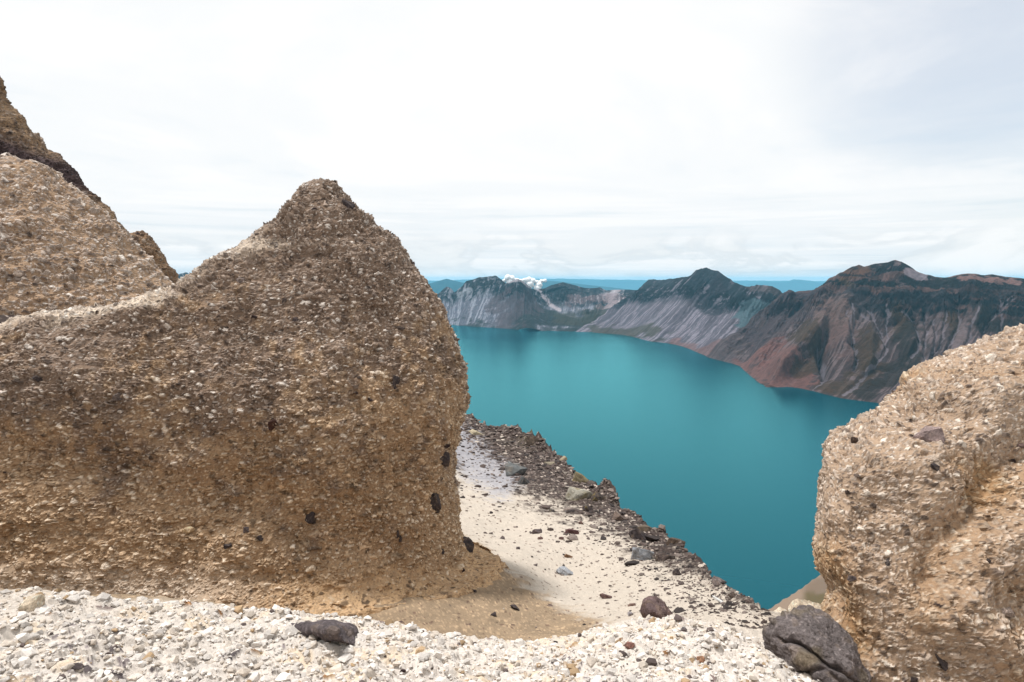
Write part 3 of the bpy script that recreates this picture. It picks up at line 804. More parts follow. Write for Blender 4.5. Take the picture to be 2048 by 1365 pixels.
# loose gravel (uncountable) : white lumps round the camera, brown chips on the slope
def scatter(name, label, n, region, size, cols, seed, mat, flat=.7):
    rnd = np.random.default_rng(seed)
    # one low angular lump, copied into a single mesh with random turn, size and colour
    prot = []
    for q in range(8):
        bm = bmesh.new()
        for i in range(16):
            p = rnd.normal(size=3); p /= np.linalg.norm(p); bm.verts.new(p * rnd.uniform(.8, 1.0))
        g = bmesh.ops.convex_hull(bm, input=bm.verts[:])
        bmesh.ops.delete(bm, geom=[e for e in g['geom_interior'] if isinstance(e, bmesh.types.BMVert)], context='VERTS')
        bmesh.ops.triangulate(bm, faces=bm.faces[:]); bm.verts.index_update()
        prot.append((np.array([x.co[:] for x in bm.verts]), np.array([[x.index for x in f.verts] for f in bm.faces]))); bm.free()
    x, y, sz, cid = region(rnd, n)
    a = np.arctan2(x, y); r = np.hypot(x, y)
    ia = np.clip(np.round((a - aa[0]) / (aa[1] - aa[0])).astype(int), 0, NA - 1)
    rr_all = np.concatenate([rr1, rr2])
    ir = np.clip(np.searchsorted(rr_all, r), 0, len(rr_all) - 1)
    z = GP[:, 2].reshape(-1, NA)[ir, ia]
    Vs, Fs, Cs, off = [], [], [], 0
    for i in range(len(x)):
        pv, pf = prot[int(rnd.integers(8))]
        th, ph = rnd.uniform(0, 6.28), rnd.uniform(-.5, .5)
        Rz = np.array([[math.cos(th), -math.sin(th), 0], [math.sin(th), math.cos(th), 0], [0, 0, 1]])
        Rx = np.array([[1, 0, 0], [0, math.cos(ph), -math.sin(ph)], [0, math.sin(ph), math.cos(ph)]])
        s = sz[i]
        W = (pv * np.array([s, s * rnd.uniform(.6, 1), s * flat * rnd.uniform(.6, 1.1)])) @ Rx.T @ Rz.T + np.array([x[i], y[i], z[i] + s * .12])
        Vs.append(W); Fs.append(pf + off); off += len(pv)
        Cs.append(np.tile(cols[cid[i]] * rnd.uniform(.7, 1.2), (len(pv), 1)))
    o = mesh_np(name, np.concatenate(Vs), np.concatenate(Fs), np.clip(np.concatenate(Cs), .01, .9), mat, kind='stuff')
    return tag(o, label, 'rubble')

def reg_near(rnd, n):
    a = np.radians(rnd.uniform(-42, 36, n)); r = rnd.uniform(2.0, 4.3, n)
    sz = np.clip(.0088 * np.exp(rnd.normal(0, .62, n)), .003, .042)
    c = rnd.choice(4, n, p=[.68, .26, .04, .02])
    return np.sin(a) * r, np.cos(a) * r, sz, c
scatter('rubble', 'loose white pumice lumps covering the ground in front', 24000, reg_near, None,
        [srgb(204, 196, 188), srgb(190, 178, 165), srgb(156, 132, 104), srgb(90, 79, 76)], 5, M_GROUND)
def reg_slope(rnd, n):
    u = rnd.uniform(905, 1560, n); k = rnd.random(n)
    a = np.arctan2((u - 1024) / FPX, cp)
    re = np.interp(a, EA, ER)
    q = rnd.random(n)
    r = np.where(q < .7, re * (1 - np.abs(rnd.normal(0, .26, n))), 4.3 + (re - 4.3) * rnd.random(n) ** .8)
    r = np.clip(r, 4.5, re * .99)
    sz = np.clip(r * .0014 * np.exp(rnd.normal(0, .6, n)) * np.where(q < .7, 1.25, .7), .006, .2)
    c = rnd.choice(4, n, p=[.45, .27, .24, .04])
    return np.sin(a) * r, np.cos(a) * r, sz, c
scatter('gravel', 'dark lava chips scattered over the slope and heaped along its lip', 12000, reg_slope, None,
        [srgb(86, 74, 69), srgb(118, 106, 99), srgb(58, 51, 49), srgb(176, 164, 152)], 6, M_STONE, .5)

# ------------------------------------------------------------------ crater mountains
def mountain(name, label, secs, nu, nq, paint, back=.5, gully=1.0, kseed=0, prof=1.3, spurs=None):
    """loft from the water line up to the crest and a little way down the far side.
    secs: ((ridge u, v, Y), (shore u, v)) pairs along the range"""
    Rg = np.array([at(*s[0]) for s in secs]); Sh = np.array([onlake(*s[1]) for s in secs])
    mid = (Rg + Sh) / 2
    t = np.concatenate([[0], np.cumsum(np.linalg.norm(np.diff(Rg[:, :2], axis=0), axis=1) * .5 + np.linalg.norm(np.diff(Sh[:, :2], axis=0), axis=1) * .5)])
    tt = np.linspace(0, t[-1], nu)
    def ip(A): return np.stack([np.interp(tt, t, A[:, i]) for i in range(3)], 1)
    Rg, Sh = ip(Rg), ip(Sh)
    q = np.concatenate([np.linspace(-.04, 1, nq), 1 + np.linspace(.01, back, max(12, nq // 6))])
    Q, S = np.meshgrid(q, tt, indexing='ij')
    qf, sf = Q.ravel(), S.ravel()
    ic = np.tile(np.arange(nu), len(q))
    r0, s0 = Rg[ic], Sh[ic]
    qq = np.clip(qf, 0, 1)
    P = s0 + (r0 - s0) * qf[:, None]
    zr = r0[:, 2]
    hq = .25 * qq + .75 * qq ** prof
    P[:, 2] = np.where(qf <= 1, LAKE_Z + (zr - LAKE_Z) * hq, zr - (qf - 1) * 600)
    P[:, 2] = np.where(qf < 0, LAKE_Z + qf * 300, P[:, 2])
    # erosion : ribs and gullies running down the fall line, deeper in the middle of the slope
    sN = sf / 120.0
    G = np.stack([sN + .25 * (fbm(np.stack([sN * .7, qf * 3, qf * 0], 1), 3, kseed) - .5) * 3, qf * 1.1, qf * 0 + kseed], 1)
    rib = ridged(G, 4, kseed + 5) - .6
    G2 = np.stack([sf / 38, qf * 3.2, qf * 0 + 9], 1)
    rib2 = ridged(G2 + (vnoise(P / 90, kseed + 3) - .5)[:, None] * .9, 4, kseed + 9) - .55
    iso = fbm(P / 140, 5, kseed + 12) - .5
    env = np.sin(np.pi * np.clip(qq, 0, 1) ** .8) ** .8
    cl = sstep(.5, .72, qf + (fbm(P / 220, 3, kseed + 20) - .5) * .35)          # 1 in the cliffs, 0 on the scree
    G3 = np.stack([sf / 17, qf * 7, qf * 0 + 4], 1)
    rib3 = ridged(G3 + (vnoise(P / 45, kseed + 33) - .5)[:, None] * 1.1, 3, kseed + 35) - .55
    D = gully * (rib * 90 * env * (.35 + .65 * cl) + rib2 * 85 * env * (.12 + .88 * cl) + rib3 * 42 * env * (.08 + .92 * cl) + iso * 70 * env)
    crest = (fbm(np.stack([sf / 55, qf * 0, qf * 0 + 3], 1), 4, kseed + 30) - .5) * 14 * sstep(.85, 1, qf)
    ter = np.sin((P[:, 2] + iso * 160) / 17.0) * 6 * cl * env                       # lava flow benches
    P[:, 2] += D + crest
    P[:, 1] -= ter
    u, v = pix(P)
    if spurs is not None:
        dz, dy = spurs(u, v, qf, sf, P); P[:, 2] += dz; P[:, 1] -= dy
    col = paint(u, v, qf, sf, P, cl, rib, rib2)
    nr = len(q)
    o = mesh_np(name, P, grid_faces(nr, nu), np.clip((col * .74) ** 1.28 * 1.5, .006, .7), M_MTN, kind='structure')
    if label: o['label'] = label
    return o

def streaks(sf, qf, k, w=9.0):
    return fbm(np.stack([sf / w + 3.0 * (fbm(np.stack([sf / 70, qf * 5, qf * 0], 1), 3, k) - .5), qf * 2.2, qf * 0 + k], 1), 4, k + 2)

def base_paint(u, v, qf, sf, P, cl, rib, rib2, k, cliff, cliff2, scree, scree2, veg, vegline=.25):
    st = streaks(sf, qf, k)
    n = fbm(P / 70, 5, k + 40)
    c = mixc(np.tile(srgb(*scree), (len(P), 1)), srgb(*scree2), sstep(.44, .56, st))
    st2 = streaks(sf, qf, k + 70, 26.0)
    c = mixc(c, srgb(*scree2) * .75, sstep(.53, .6, st2) * .75)
    cf = mixc(np.tile(srgb(*cliff), (len(P), 1)), srgb(*cliff2), sstep(.46, .54, n))
    cf = mixc(cf, srgb(*scree) * .9, sstep(.56, .62, fbm(P / 30, 4, k + 44)) * .6)
    cf = mixc(cf, srgb(*scree), sstep(.0, -.18, rib2 + .4 * rib) * .8)
    cf = mixc(cf, srgb(*cliff2) * .55, sstep(.06, .2, rib2) * .7)
    c = c * (1 - cl[:, None]) + cf * cl[:, None]
    vg = sstep(vegline, vegline - .2, qf + (n - .5) * .8)
    c = mixc(c, srgb(*veg), vg * .8)
    return c

def blob(c, u, v, pts, w, col, amt=1.0, soft=.5, n=None):
    d, _ = seg_dist(u, v, pts)
    if n is not None: d = d + (n - .5) * w * 3.2
    soft = soft * .55
    return mixc(c, srgb(*col), (1 - sstep(w * (1 - soft), w * (1 + soft), d)) * amt)

# far rim
SEC_A = [((-500, 560, 7600), (-600, 650)), ((-200, 556, 7300), (-260, 649)), ((100, 556, 7200), (60, 649)), ((330, 556, 7100), (300, 649)), ((352, 549, 7100), (320, 649)), ((372, 545, 7050), (350, 649)), ((384, 550, 7050), (370, 649)), ((396, 559, 7050), (390, 649)),
         ((500, 564, 7000), (500, 649)), ((700, 572, 7000), (700, 648)), ((850, 592, 6950), (850, 648)), ((876, 588, 6900), (870, 649)), ((893, 574, 6850), (882, 649)), ((903, 577, 6850), (888, 650)), ((909, 585, 6850), (895, 650)), ((917, 578, 6800), (905, 651)), ((925, 572, 6800), (912, 651)),
         ((932, 563, 6750), (912, 651)), ((945, 560, 6750), (918, 652)), ((960, 555, 6700), (926, 652)), ((975, 554, 6700), (936, 653)), ((990, 551, 6650), (950, 654)), ((1000, 557, 6600), (966, 655)), ((1010, 566, 6500), (984, 656)), ((1018, 569, 6400), (1000, 657)),
         ((1035, 567, 6300), (1030, 659)), ((1050, 571, 6450), (1046, 660)), ((1070, 580, 6900), (1060, 661)), ((1088, 578, 7000), (1072, 661)), ((1096, 573, 7050), (1080, 661)), ((1108, 570, 7050), (1092, 662)), ((1127, 565, 7050), (1105, 662)), ((1140, 568, 7050), (1115, 663)), ((1152, 572, 7050), (1125, 663)), ((1170, 577, 7050), (1140, 664)),
         ((1185, 577, 7050), (1150, 664)), ((1200, 575, 7050), (1158, 665)), ((1212, 581, 7050), (1166, 665)), ((1225, 580, 7050), (1175, 666)), ((1245, 580, 7000), (1190, 667)), ((1275, 580, 6900), (1210, 668)), ((1310, 575, 6700), (1240, 668)), ((1340, 572, 6600), (1290, 668))]
def paint_A(u, v, qf, sf, P, cl, rib, rib2):
    c = base_paint(u, v, qf, sf, P, cl, rib, rib2, 1000, (40, 47, 53), (25, 32, 38), (150, 150, 158), (112, 110, 120), (46, 48, 40), .12)
    n = fbm(P / 120, 5, 1050)
    c = blob(c, u, v, [(1040, 640), (1080, 625), (1130, 645), (1180, 640)], 26, (44, 46, 40), .9, .6, n)
    c = blob(c, u, v, [(1000, 610), (1060, 610), (1010, 640)], 22, (92, 80, 84), .8, .6, n)
    c = blob(c, u, v, [(1130, 630), (1210, 622), (1260, 640), (1300, 660)], 18, (72, 66, 48), .8, .6, n)
    c = blob(c, u, v, [(1020, 568), (1075, 580), (1100, 600), (1120, 610)], 4, (190, 180, 184), .7, .6, n)
    c = blob(c, u, v, [(1230, 583), (1215, 592), (1225, 605)], 9, (190, 182, 186), .7, .8, n)
    c = blob(c, u, v, [(1145, 592), (1200, 596), (1240, 598)], 12, (140, 122, 124), .6, .6, n)
    for x in (1150, 1160, 1172, 1182, 1195, 1238, 1246):
        c = blob(c, u, v, [(x, 586), (x + 1, 600), (x + (x % 3) - 4, 610)], 1.0, (190, 184, 188), .6, .8, n)
    c = blob(c, u, v, [(1095, 576), (1130, 572), (1168, 584)], 8, (46, 56, 62), .8, .5, n)
    c = blob(c, u, v, [(1180, 583), (1206, 582)], 6, (46, 56, 62), .8, .5, n)
    c = blob(c, u, v, [(918, 588), (940, 580)], 5, (170, 172, 178), .5, .5, n)
    return c
def spur_A(u, v, qf, sf, P):
    d, t = seg_dist(u, v, [(1035, 570), (1045, 610), (1060, 650)])
    dz = 55 * np.exp(-(d / 22) ** 2) * (qf < .97)
    d2, t = seg_dist(u, v, [(1110, 600), (1160, 620), (1200, 640)])
    dz -= 55 * np.exp(-(d2 / 26) ** 2) * (qf < .9)
    return dz, dz * .8
mountain('mountain_ridge', 'far crater rim with grey scree fans across the lake', SEC_A, 1100, 150, paint_A, gully=.8, kseed=1000, prof=1.35, spurs=spur_A)

SEC_B = [((1255, 592, 6500), (1150, 664)), ((1280, 582, 6450), (1172, 665)), ((1288, 568, 6400), (1180, 665)), ((1297, 559, 6300), (1190, 666)), ((1312, 560, 6100), (1200, 667)), ((1330, 560, 5900), (1210, 668)), ((1345, 558, 5750), (1220, 668)), ((1360, 556, 5600), (1230, 669)), ((1376, 553, 5450), (1240, 670)), ((1386, 549, 5350), (1248, 671)),
         ((1391, 542, 5300), (1254, 672)), ((1402, 538, 5220), (1264, 674)), ((1412, 536, 5150), (1276, 677)), ((1424, 540, 5080), (1290, 681)), ((1436, 542, 5000), (1304, 684)), ((1448, 552, 4950), (1318, 685)), ((1462, 560, 4880), (1334, 687)), ((1476, 569, 4800), (1350, 690)), ((1490, 573, 4750), (1366, 694)), ((1500, 574, 4720), (1380, 699)), ((1512, 570, 4700), (1396, 706)), ((1526, 570, 4650), (1414, 713)), ((1545, 573, 4600), (1436, 713)), ((1560, 582, 4600), (1456, 710)),
         ((1572, 592, 4600), (1480, 706)), ((1600, 610, 4700), (1520, 700))]
def paint_B(u, v, qf, sf, P, cl, rib, rib2):
    c = base_paint(u, v, qf, sf, P, cl, rib, rib2, 1200, (45, 45, 53), (28, 32, 39), (142, 136, 144), (106, 98, 106), (72, 64, 52), .05)
    n = fbm(P / 90, 5, 1250)
    c = blob(c, u, v, [(1385, 560), (1440, 552), (1475, 580)], 15, (54, 60, 66), .8, .6, n)
    c = blob(c, u, v, [(1440, 570), (1410, 600), (1430, 620)], 14, (58, 56, 62), .75, .6, n)
    c = blob(c, u, v, [(1500, 610), (1530, 620), (1490, 640)], 20, (92, 110, 116), .9, .6, n)
    c = blob(c, u, v, [(1500, 580), (1540, 578), (1560, 590)], 8, (92, 82, 82), .7, .6, n)
    c = blob(c, u, v, [(1480, 596), (1520, 588), (1545, 600)], 6, (42, 44, 48), .8, .6, n)
    c = blob(c, u, v, [(1190, 660), (1260, 668), (1310, 660)], 9, (76, 70, 50), .7, .6, n)
    c = blob(c, u, v, [(1350, 688), (1400, 705), (1440, 690)], 9, (124, 96, 92), .7, .6, n)
    c = blob(c, u, v, [(1290, 566), (1340, 566)], 8, (56, 62, 68), .8, .5, n)
    return c
mountain('mountain_ridge', 'middle mountain with a dark square summit and long grey scree', SEC_B, 800, 170, paint_B, gully=.62, kseed=1200, prof=1.3)

SEC_C = [((1590, 612, 4300), (1420, 706)), ((1572, 592, 4100), (1412, 714)), ((1600, 583, 4000), (1440, 722)), ((1628, 580, 3900), (1466, 728)), ((1645, 570, 3850), (1480, 733)), ((1658, 558, 3800), (1488, 741)), ((1672, 551, 3760), (1496, 748)), ((1690, 541, 3720), (1508, 758)), ((1708, 532, 3680), (1518, 766)), ((1718, 528, 3660), (1526, 771)), ((1728, 532, 3650), (1532, 775)),
         ((1745, 530, 3620), (1548, 775)), ((1762, 526, 3600), (1566, 775)), ((1778, 524, 3580), (1584, 775)), ((1791, 520, 3560), (1600, 777)), ((1804, 524, 3540), (1614, 780)), ((1815, 531, 3520), (1628, 783)), ((1832, 541, 3500), (1646, 788)), ((1850, 549, 3480), (1662, 792)), ((1870, 555, 3460), (1682, 797)), ((1890, 555, 3440), (1704, 800)), ((1910, 553, 3420), (1728, 803)),
         ((1936, 548, 3400), (1752, 806)), ((1950, 548, 3390), (1770, 809)), ((1970, 551, 3380), (1800, 812)), ((1985, 550, 3370), (1820, 815)), ((2010, 555, 3350), (1850, 820)), ((2048, 558, 3320), (1900, 826)), ((2200, 555, 3250), (2080, 834)), ((2500, 540, 3100), (2400, 840)), ((2900, 530, 2900), (2800, 846))]
CHAN = [  # pale gravel channels on the near mountain
    ([(1700, 620), (1708, 660), (1712, 700), (1712, 740)], 2.6), ([(1690, 640), (1704, 680), (1711, 720)], 2.0),
    ([(1775, 605), (1778, 650), (1778, 690), (1762, 715), (1745, 742), (1722, 762), (1704, 780), (1684, 793)], 3.6), ([(1722, 625), (1748, 645), (1762, 670), (1776, 685)], 2.6),
    ([(1735, 615), (1752, 640), (1768, 668)], 2.0), ([(1800, 630), (1830, 655), (1840, 680), (1836, 700), (1824, 712)], 2.6), ([(1850, 630), (1856, 660), (1850, 700), (1856, 730)], 2.2),
    ([(1868, 640), (1874, 670), (1870, 700), (1856, 726)], 1.8), ([(1890, 628), (1888, 660), (1884, 690), (1864, 718)], 2.4), ([(1922, 610), (1920, 650), (1900, 690), (1890, 710)], 3.0), ([(1950, 620), (1945, 650), (1940, 680)], 2.4),
    ([(2005, 600), (2006, 640), (2004, 670)], 3.6), ([(2030, 590), (1980, 640), (1965, 670)], 2.2), ([(1640, 690), (1650, 720), (1660, 745), (1640, 770), (1628, 780)], 2.6), ([(1655, 670), (1645, 700), (1655, 730)], 1.6)]
def paint_C(u, v, qf, sf, P, cl, rib, rib2):
    n = fbm(P / 60, 5, 1450); n2 = fbm(P / 25, 4, 1460)
    st = streaks(sf, qf, 1470, 12.0)
    c = base_paint(u, v, qf, sf, P, cl, rib, rib2, 1400, (52, 48, 52), (26, 26, 31), (124, 110, 110), (88, 74, 73), (80, 64, 52), .0)
    zz = P[:, 2] + (n - .5) * 70 + .03 * P[:, 0]
    lay = vnoise(np.stack([zz / 19, sf / 900, sf * 0], 1), 1490)
    c = mixc(c, srgb(122, 98, 92), sstep(.58, .66, lay) * cl * .7)
    c = mixc(c, srgb(22, 22, 27), sstep(.40, .32, lay) * cl * .8)
    # spur on the lake side : layered purple grey rock, pink cliffs and scree at its foot
    c = blob(c, u, v, [(1570, 600), (1500, 660), (1440, 712)], 34, (96, 84, 86), .7, .6, n)
    c = blob(c, u, v, [(1620, 600), (1560, 650), (1500, 700)], 30, (82, 70, 74), .6, .6, n)
    c = blob(c, u, v, [(1660, 640), (1640, 670), (1690, 660)], 22, (124, 104, 98), .75, .6, n2)
    c = blob(c, u, v, [(1650, 690), (1690, 680), (1700, 710)], 20, (118, 96, 92), .6, .6, n2)
    c = blob(c, u, v, [(1520, 745), (1560, 735), (1600, 760), (1560, 765)], 26, (128, 96, 90), .8, .6, n2)
    c = blob(c, u, v, [(1480, 732), (1520, 720), (1560, 700)], 14, (132, 98, 92), .7, .6, n)
    # grass on the ribs between the channels
    for pts, w in (([(1600, 690), (1620, 672), (1630, 720), (1600, 740)], 18), ([(1725, 690), (1730, 730), (1745, 700)], 20), ([(1790, 620), (1800, 660)], 14), ([(1905, 640), (1910, 660)], 14), ([(1650, 775), (1700, 770), (1760, 740)], 16)):
        c = blob(c, u, v, pts, w, (84, 66, 46), .75, .6, n)
    for pts, w in (([(1815, 690), (1820, 670), (1830, 720)], 22), ([(1730, 785), (1760, 760), (1850, 740)], 20), ([(1960, 650), (2040, 660)], 20), ([(1980, 620), (1960, 640)], 14)):
        c = blob(c, u, v, pts, w, (48, 41, 33), .75, .6, n)
    c = blob(c, u, v, [(1690, 555), (1720, 545), (1730, 540)], 9, (112, 84, 66), .75, .6, n)
    c = blob(c, u, v, [(1685, 565), (1700, 570)], 7, (112, 92, 68), .7, .6, n)
    c = blob(c, u, v, [(1680, 550), (1740, 553), (1795, 535)], 3, (40, 40, 44), .85, .5, n2)
    c = blob(c, u, v, [(1700, 590), (1760, 600), (1830, 608), (1900, 600)], 20, (52, 52, 58), .65, .6, n)
    c = blob(c, u, v, [(1950, 600), (1930, 585), (2048, 590)], 16, (50, 46, 50), .6, .6, n)
    c = blob(c, u, v, [(1815, 545), (1835, 552), (1850, 556)], 6, (150, 140, 146), .75, .6, n)
    c = blob(c, u, v, [(1920, 556), (2040, 564)], 5, (158, 128, 122), .65, .7, n2)
    c = blob(c, u, v, [(1850, 568), (1900, 575), (2040, 578)], 3, (42, 42, 46), .8, .6, n2)
    u = u + (fbm(P / 70, 3, 1480) - .5) * 16; v = v + (fbm(P / 70, 3, 1481) - .5) * 10
    for pts, w in CHAN:
        c = blob(c, u, v, pts, w * .62, (136, 128, 134), .75, .7, n2)
    return c
def spur_C(u, v, qf, sf, P):
    dz = np.zeros(len(u))
    for pts, w in CHAN:
        d, _ = seg_dist(u, v, pts); dz -= 12 * np.exp(-(d / (w * 2.2)) ** 2) * (qf < .93)
    for pts, a, w in (([(1575, 600), (1500, 655), (1430, 712)], 45, 16), ([(1640, 600), (1560, 660), (1500, 735)], 55, 18), ([(1690, 610), (1640, 660), (1560, 740)], 55, 20), ([(1700, 640), (1680, 700), (1700, 720)], 35, 14),
                      ([(1800, 600), (1820, 690)], 30, 18), ([(1880, 600), (1890, 640)], 24, 14), ([(1940, 580), (1955, 640)], 35, 15), ([(1740, 660), (1735, 730)], 28, 15)):
        d, _ = seg_dist(u, v, pts); dz += a * np.exp(-(d / w) ** 2) * (qf < .92)
    for pts, a, w in (([(1600, 620), (1530, 690), (1480, 728)], 45, 9), ([(1660, 640), (1640, 700), (1655, 740)], 45, 12)):
        d, _ = seg_dist(u, v, pts); dz -= a * np.exp(-(d / w) ** 2) * (qf < .92)
    dz *= sstep(0, .12, qf)
    return dz, dz * .6
mountain('mountain_ridge', 'nearest mountain across the water with dark cliffs and gravel channels', SEC_C, 1400, 330, paint_C, gully=1.05, kseed=1400, prof=1.25, spurs=spur_C)

# ------------------------------------------------------------------ lake, plain, far hills
def lake_mat():
    m, nt, b = new_mat('lake_water'); N, L = nt.nodes, nt.links
    geo = N.new('ShaderNodeNewGeometry')
    N.remove(b)
    dif = N.new('ShaderNodeBsdfDiffuse'); dif.inputs['Color'].default_value = (0.0, .036, .056, 1)
    glo = N.new('ShaderNodeBsdfGlossy'); glo.inputs['Color'].default_value = (.31, .96, 1, 1)
    fre = N.new('ShaderNodeFresnel'); fre.inputs['IOR'].default_value = 1.36
    mxs = N.new('ShaderNodeMixShader'); L.new(fre.outputs[0], mxs.inputs[0]); L.new(dif.outputs[0], mxs.inputs[1]); L.new(glo.outputs[0], mxs.inputs[2])
    L.new(mxs.outputs[0], N['Material Output'].inputs['Surface'])
    # calm slicks and ruffled water
    mp = N.new('ShaderNodeMapping'); mp.inputs['Scale'].default_value = (.0009, .0022, 1)
    L.new(geo.outputs['Position'], mp.inputs['Vector'])
    sl = N.new('ShaderNodeTexNoise'); sl.inputs['Scale'].default_value = 1; sl.inputs['Detail'].default_value = 5
    L.new(mp.outputs['Vector'], sl.inputs['Vector'])
    mr = N.new('ShaderNodeMapRange'); mr.inputs['From Min'].default_value = .38; mr.inputs['From Max'].default_value = .62
    mr.inputs['To Min'].default_value = .03; mr.inputs['To Max'].default_value = .12

    L.new(sl.outputs['Fac'], mr.inputs['Value']); L.new(mr.outputs['Result'], glo.inputs['Roughness'])
    mp2 = N.new('ShaderNodeMapping'); mp2.inputs['Scale'].default_value = (.085, .22, 1); mp2.inputs['Rotation'].default_value = (0, 0, .35)
    L.new(geo.outputs['Position'], mp2.inputs['Vector'])
    w = N.new('ShaderNodeTexNoise'); w.inputs['Scale'].default_value = 1; w.inputs['Detail'].default_value = 6; w.inputs['Roughness'].default_value = .6
    L.new(mp2.outputs['Vector'], w.inputs['Vector'])
    bp = N.new('ShaderNodeBump'); bp.inputs['Strength'].default_value = .42; bp.inputs['Distance'].default_value = 1.2
    L.new(w.outputs['Fac'], bp.inputs['Height']); [L.new(bp.outputs['Normal'], x.inputs['Normal']) for x in (dif, glo)]
    return m, nt, None
M_LAKE, _, _ = lake_mat()
def disc(name, pts, z, mat):
    me = bpy.data.meshes.new(name); me.from_pydata([(x, y, z) for x, y in pts], [], [tuple(range(len(pts)))]); me.update(); me.materials.append(mat)
    o = bpy.data.objects.new(name, me); C.objects.link(o); o['kind'] = 'structure'; return o
lk = disc('lake', [(-5200, 500), (4200, 500), (4200, 2600), (3200, 4600), (1500, 7000), (-5200, 7200)], LAKE_Z, M_LAKE)
lk['label'] = 'turquoise crater lake far below'

def hill(label, pts, Y, depth, base, k, zb=-1100):
    """broad far hill: crest line and both flanks"""
    crest = np.array([at(u, v, Y) for u, v in pts])
    t = np.linspace(0, 1, 160); tt = np.linspace(0, 1, len(pts))
    cr = np.stack([np.interp(t, tt, crest[:, i]) for i in range(3)], 1)
    q = np.linspace(-1, 1, 40)
    Q, I = np.meshgrid(q, np.arange(160), indexing='ij'); qf, ii = Q.ravel(), I.ravel()
    P = cr[ii].copy(); P[:, 1] += qf * depth
    P[:, 2] = zb + (P[:, 2] - zb) * (1 - np.abs(qf)) ** 1.2
    P[:, 2] += (fbm(P / (depth * .25), 4, k) - .5) * (cr[ii][:, 2] - zb) * .25 * np.sin(np.pi * np.clip(1 - np.abs(qf), 0, 1)) + (fbm(P / (depth * .12), 3, k + 4) - .5) * Y * .0025
    col = np.tile(srgb(*base), (len(P), 1)) * (.7 + .6 * fbm(P / (depth * .1), 4, k + 2))[:, None]
    o = mesh_np('hills', P, grid_faces(40, 160), col, M_HILL, smooth=True, kind='structure'); o['label'] = label
    return o
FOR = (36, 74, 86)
hill('forested blue hill beyond the far rim', [(300, 600), (600, 580), (780, 572), (840, 568), (865, 563), (893, 556), (910, 559), (940, 566), (1000, 580), (1080, 596)], 15000, 2500, FOR, 2001)
hill('long flat blue shield hill beyond the low saddle', [(900, 585), (980, 566), (1040, 558), (1080, 559), (1120, 562), (1180, 569), (1240, 576), (1290, 582), (1400, 592)], 20000, 4000, FOR, 2002)
hill('faint blue hills past the shoulder of the near mountain', [(1480, 572), (1530, 562), (1565, 564), (1590, 559), (1625, 562), (1660, 568), (1760, 570)], 36000, 5000, FOR, 2003)
hill('faint far range on the horizon', [(-200, 562), (700, 562), (900, 560), (1000, 557), (1100, 556.5), (1200, 559), (1350, 560), (1500, 561), (1700, 562), (2300, 562)], 42000, 4000, FOR, 2004)
m, nt, b = new_mat('plain_forest')
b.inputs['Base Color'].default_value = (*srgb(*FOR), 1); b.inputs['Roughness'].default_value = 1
disc('terrain', [(-60000, -300), (60000, -300), (60000, 60000), (-60000, 60000)], -1150, m)['label'] = 'forested lowland beyond the crater'

# small cumulus rising behind the far rim
def cloud():
    rnd = np.random.default_rng(3); Vs = []; Fs = []; off = 0
    bm0 = bmesh.new(); bmesh.ops.create_icosphere(bm0, subdivisions=3, radius=1); bm0.verts.index_update()
    sv = np.array([x.co[:] for x in bm0.verts]); sf = np.array([[x.index for x in f.verts] for f in bm0.faces]); bm0.free()
    for (u, v, r) in ((1008, 562, 4), (1016, 556, 7), (1024, 557, 6), (1034, 561, 5), (1042, 563, 5), (1050, 561, 5), (1058, 560, 6), (1066, 562, 6), (1074, 565, 5), (1083, 563, 4), (1090, 562, 4), (1020, 566, 8), (1040, 569, 7), (1060, 569, 8), (1078, 570, 7), (1030, 574, 9), (1055, 577, 9), (1075, 577, 8)):
        c = at(u, v, 7900); s = r / FPX * 7900
        Vs.append(sv * s * np.array([1, 1.2, .9]) + c); Fs.append(sf + off); off += len(sv)
    V, Fq, N = remesh(np.concatenate(Vs), [tuple(int(i) for i in f) for f in np.concatenate(Fs)], 5.0, 2)
    P = V.astype(np.float64)
    P += N * ((fbm(P / 34, 5, 3001) - .45) * 14)[:, None]
    m, nt, b = new_mat('cloud_white'); b.inputs['Base Color'].default_value = (.9, .9, .9, 1); b.inputs['Roughness'].default_value = 1; b.inputs['Specular IOR Level'].default_value = 0
    ctr = P.mean(0)
    o = mesh_np('cloud', P - ctr, Fq, None, m, smooth=True); o.location = ctr
    tag(o, 'small white puffy cloud rising behind the far crater rim', 'cloud')
cloud()

# ------------------------------------------------------------------ air
def haze(density=2.1e-5, color=(.30, .74, 1.0)):
    x0, x1, y0, y1, z0, z1 = -62000, 62000, -400, 62000, -1151.5, 190
    vs = [(x, y, z) for z in (z0, z1) for y in (y0, y1) for x in (x0, x1)]
    fs = [(0, 2, 3, 1), (4, 5, 7, 6), (0, 1, 5, 4), (2, 6, 7, 3), (0, 4, 6, 2), (1, 3, 7, 5)]
    me = bpy.data.meshes.new('haze'); me.from_pydata(vs, [], fs); me.update()
    m = bpy.data.materials.new('haze_air'); m.use_nodes = True; nt = m.node_tree; nt.nodes.clear()
    out = nt.nodes.new('ShaderNodeOutputMaterial'); pv = nt.nodes.new('ShaderNodeVolumePrincipled')
    pv.inputs['Color'].default_value = (*color, 1); pv.inputs['Density'].default_value = density
    nt.links.new(pv.outputs['Volume'], out.inputs['Volume'])
    me.materials.append(m); o = bpy.data.objects.new('haze', me); C.objects.link(o); o['kind'] = 'stuff'; o['label'] = 'blue summer haze over the lake and lowland'
haze()

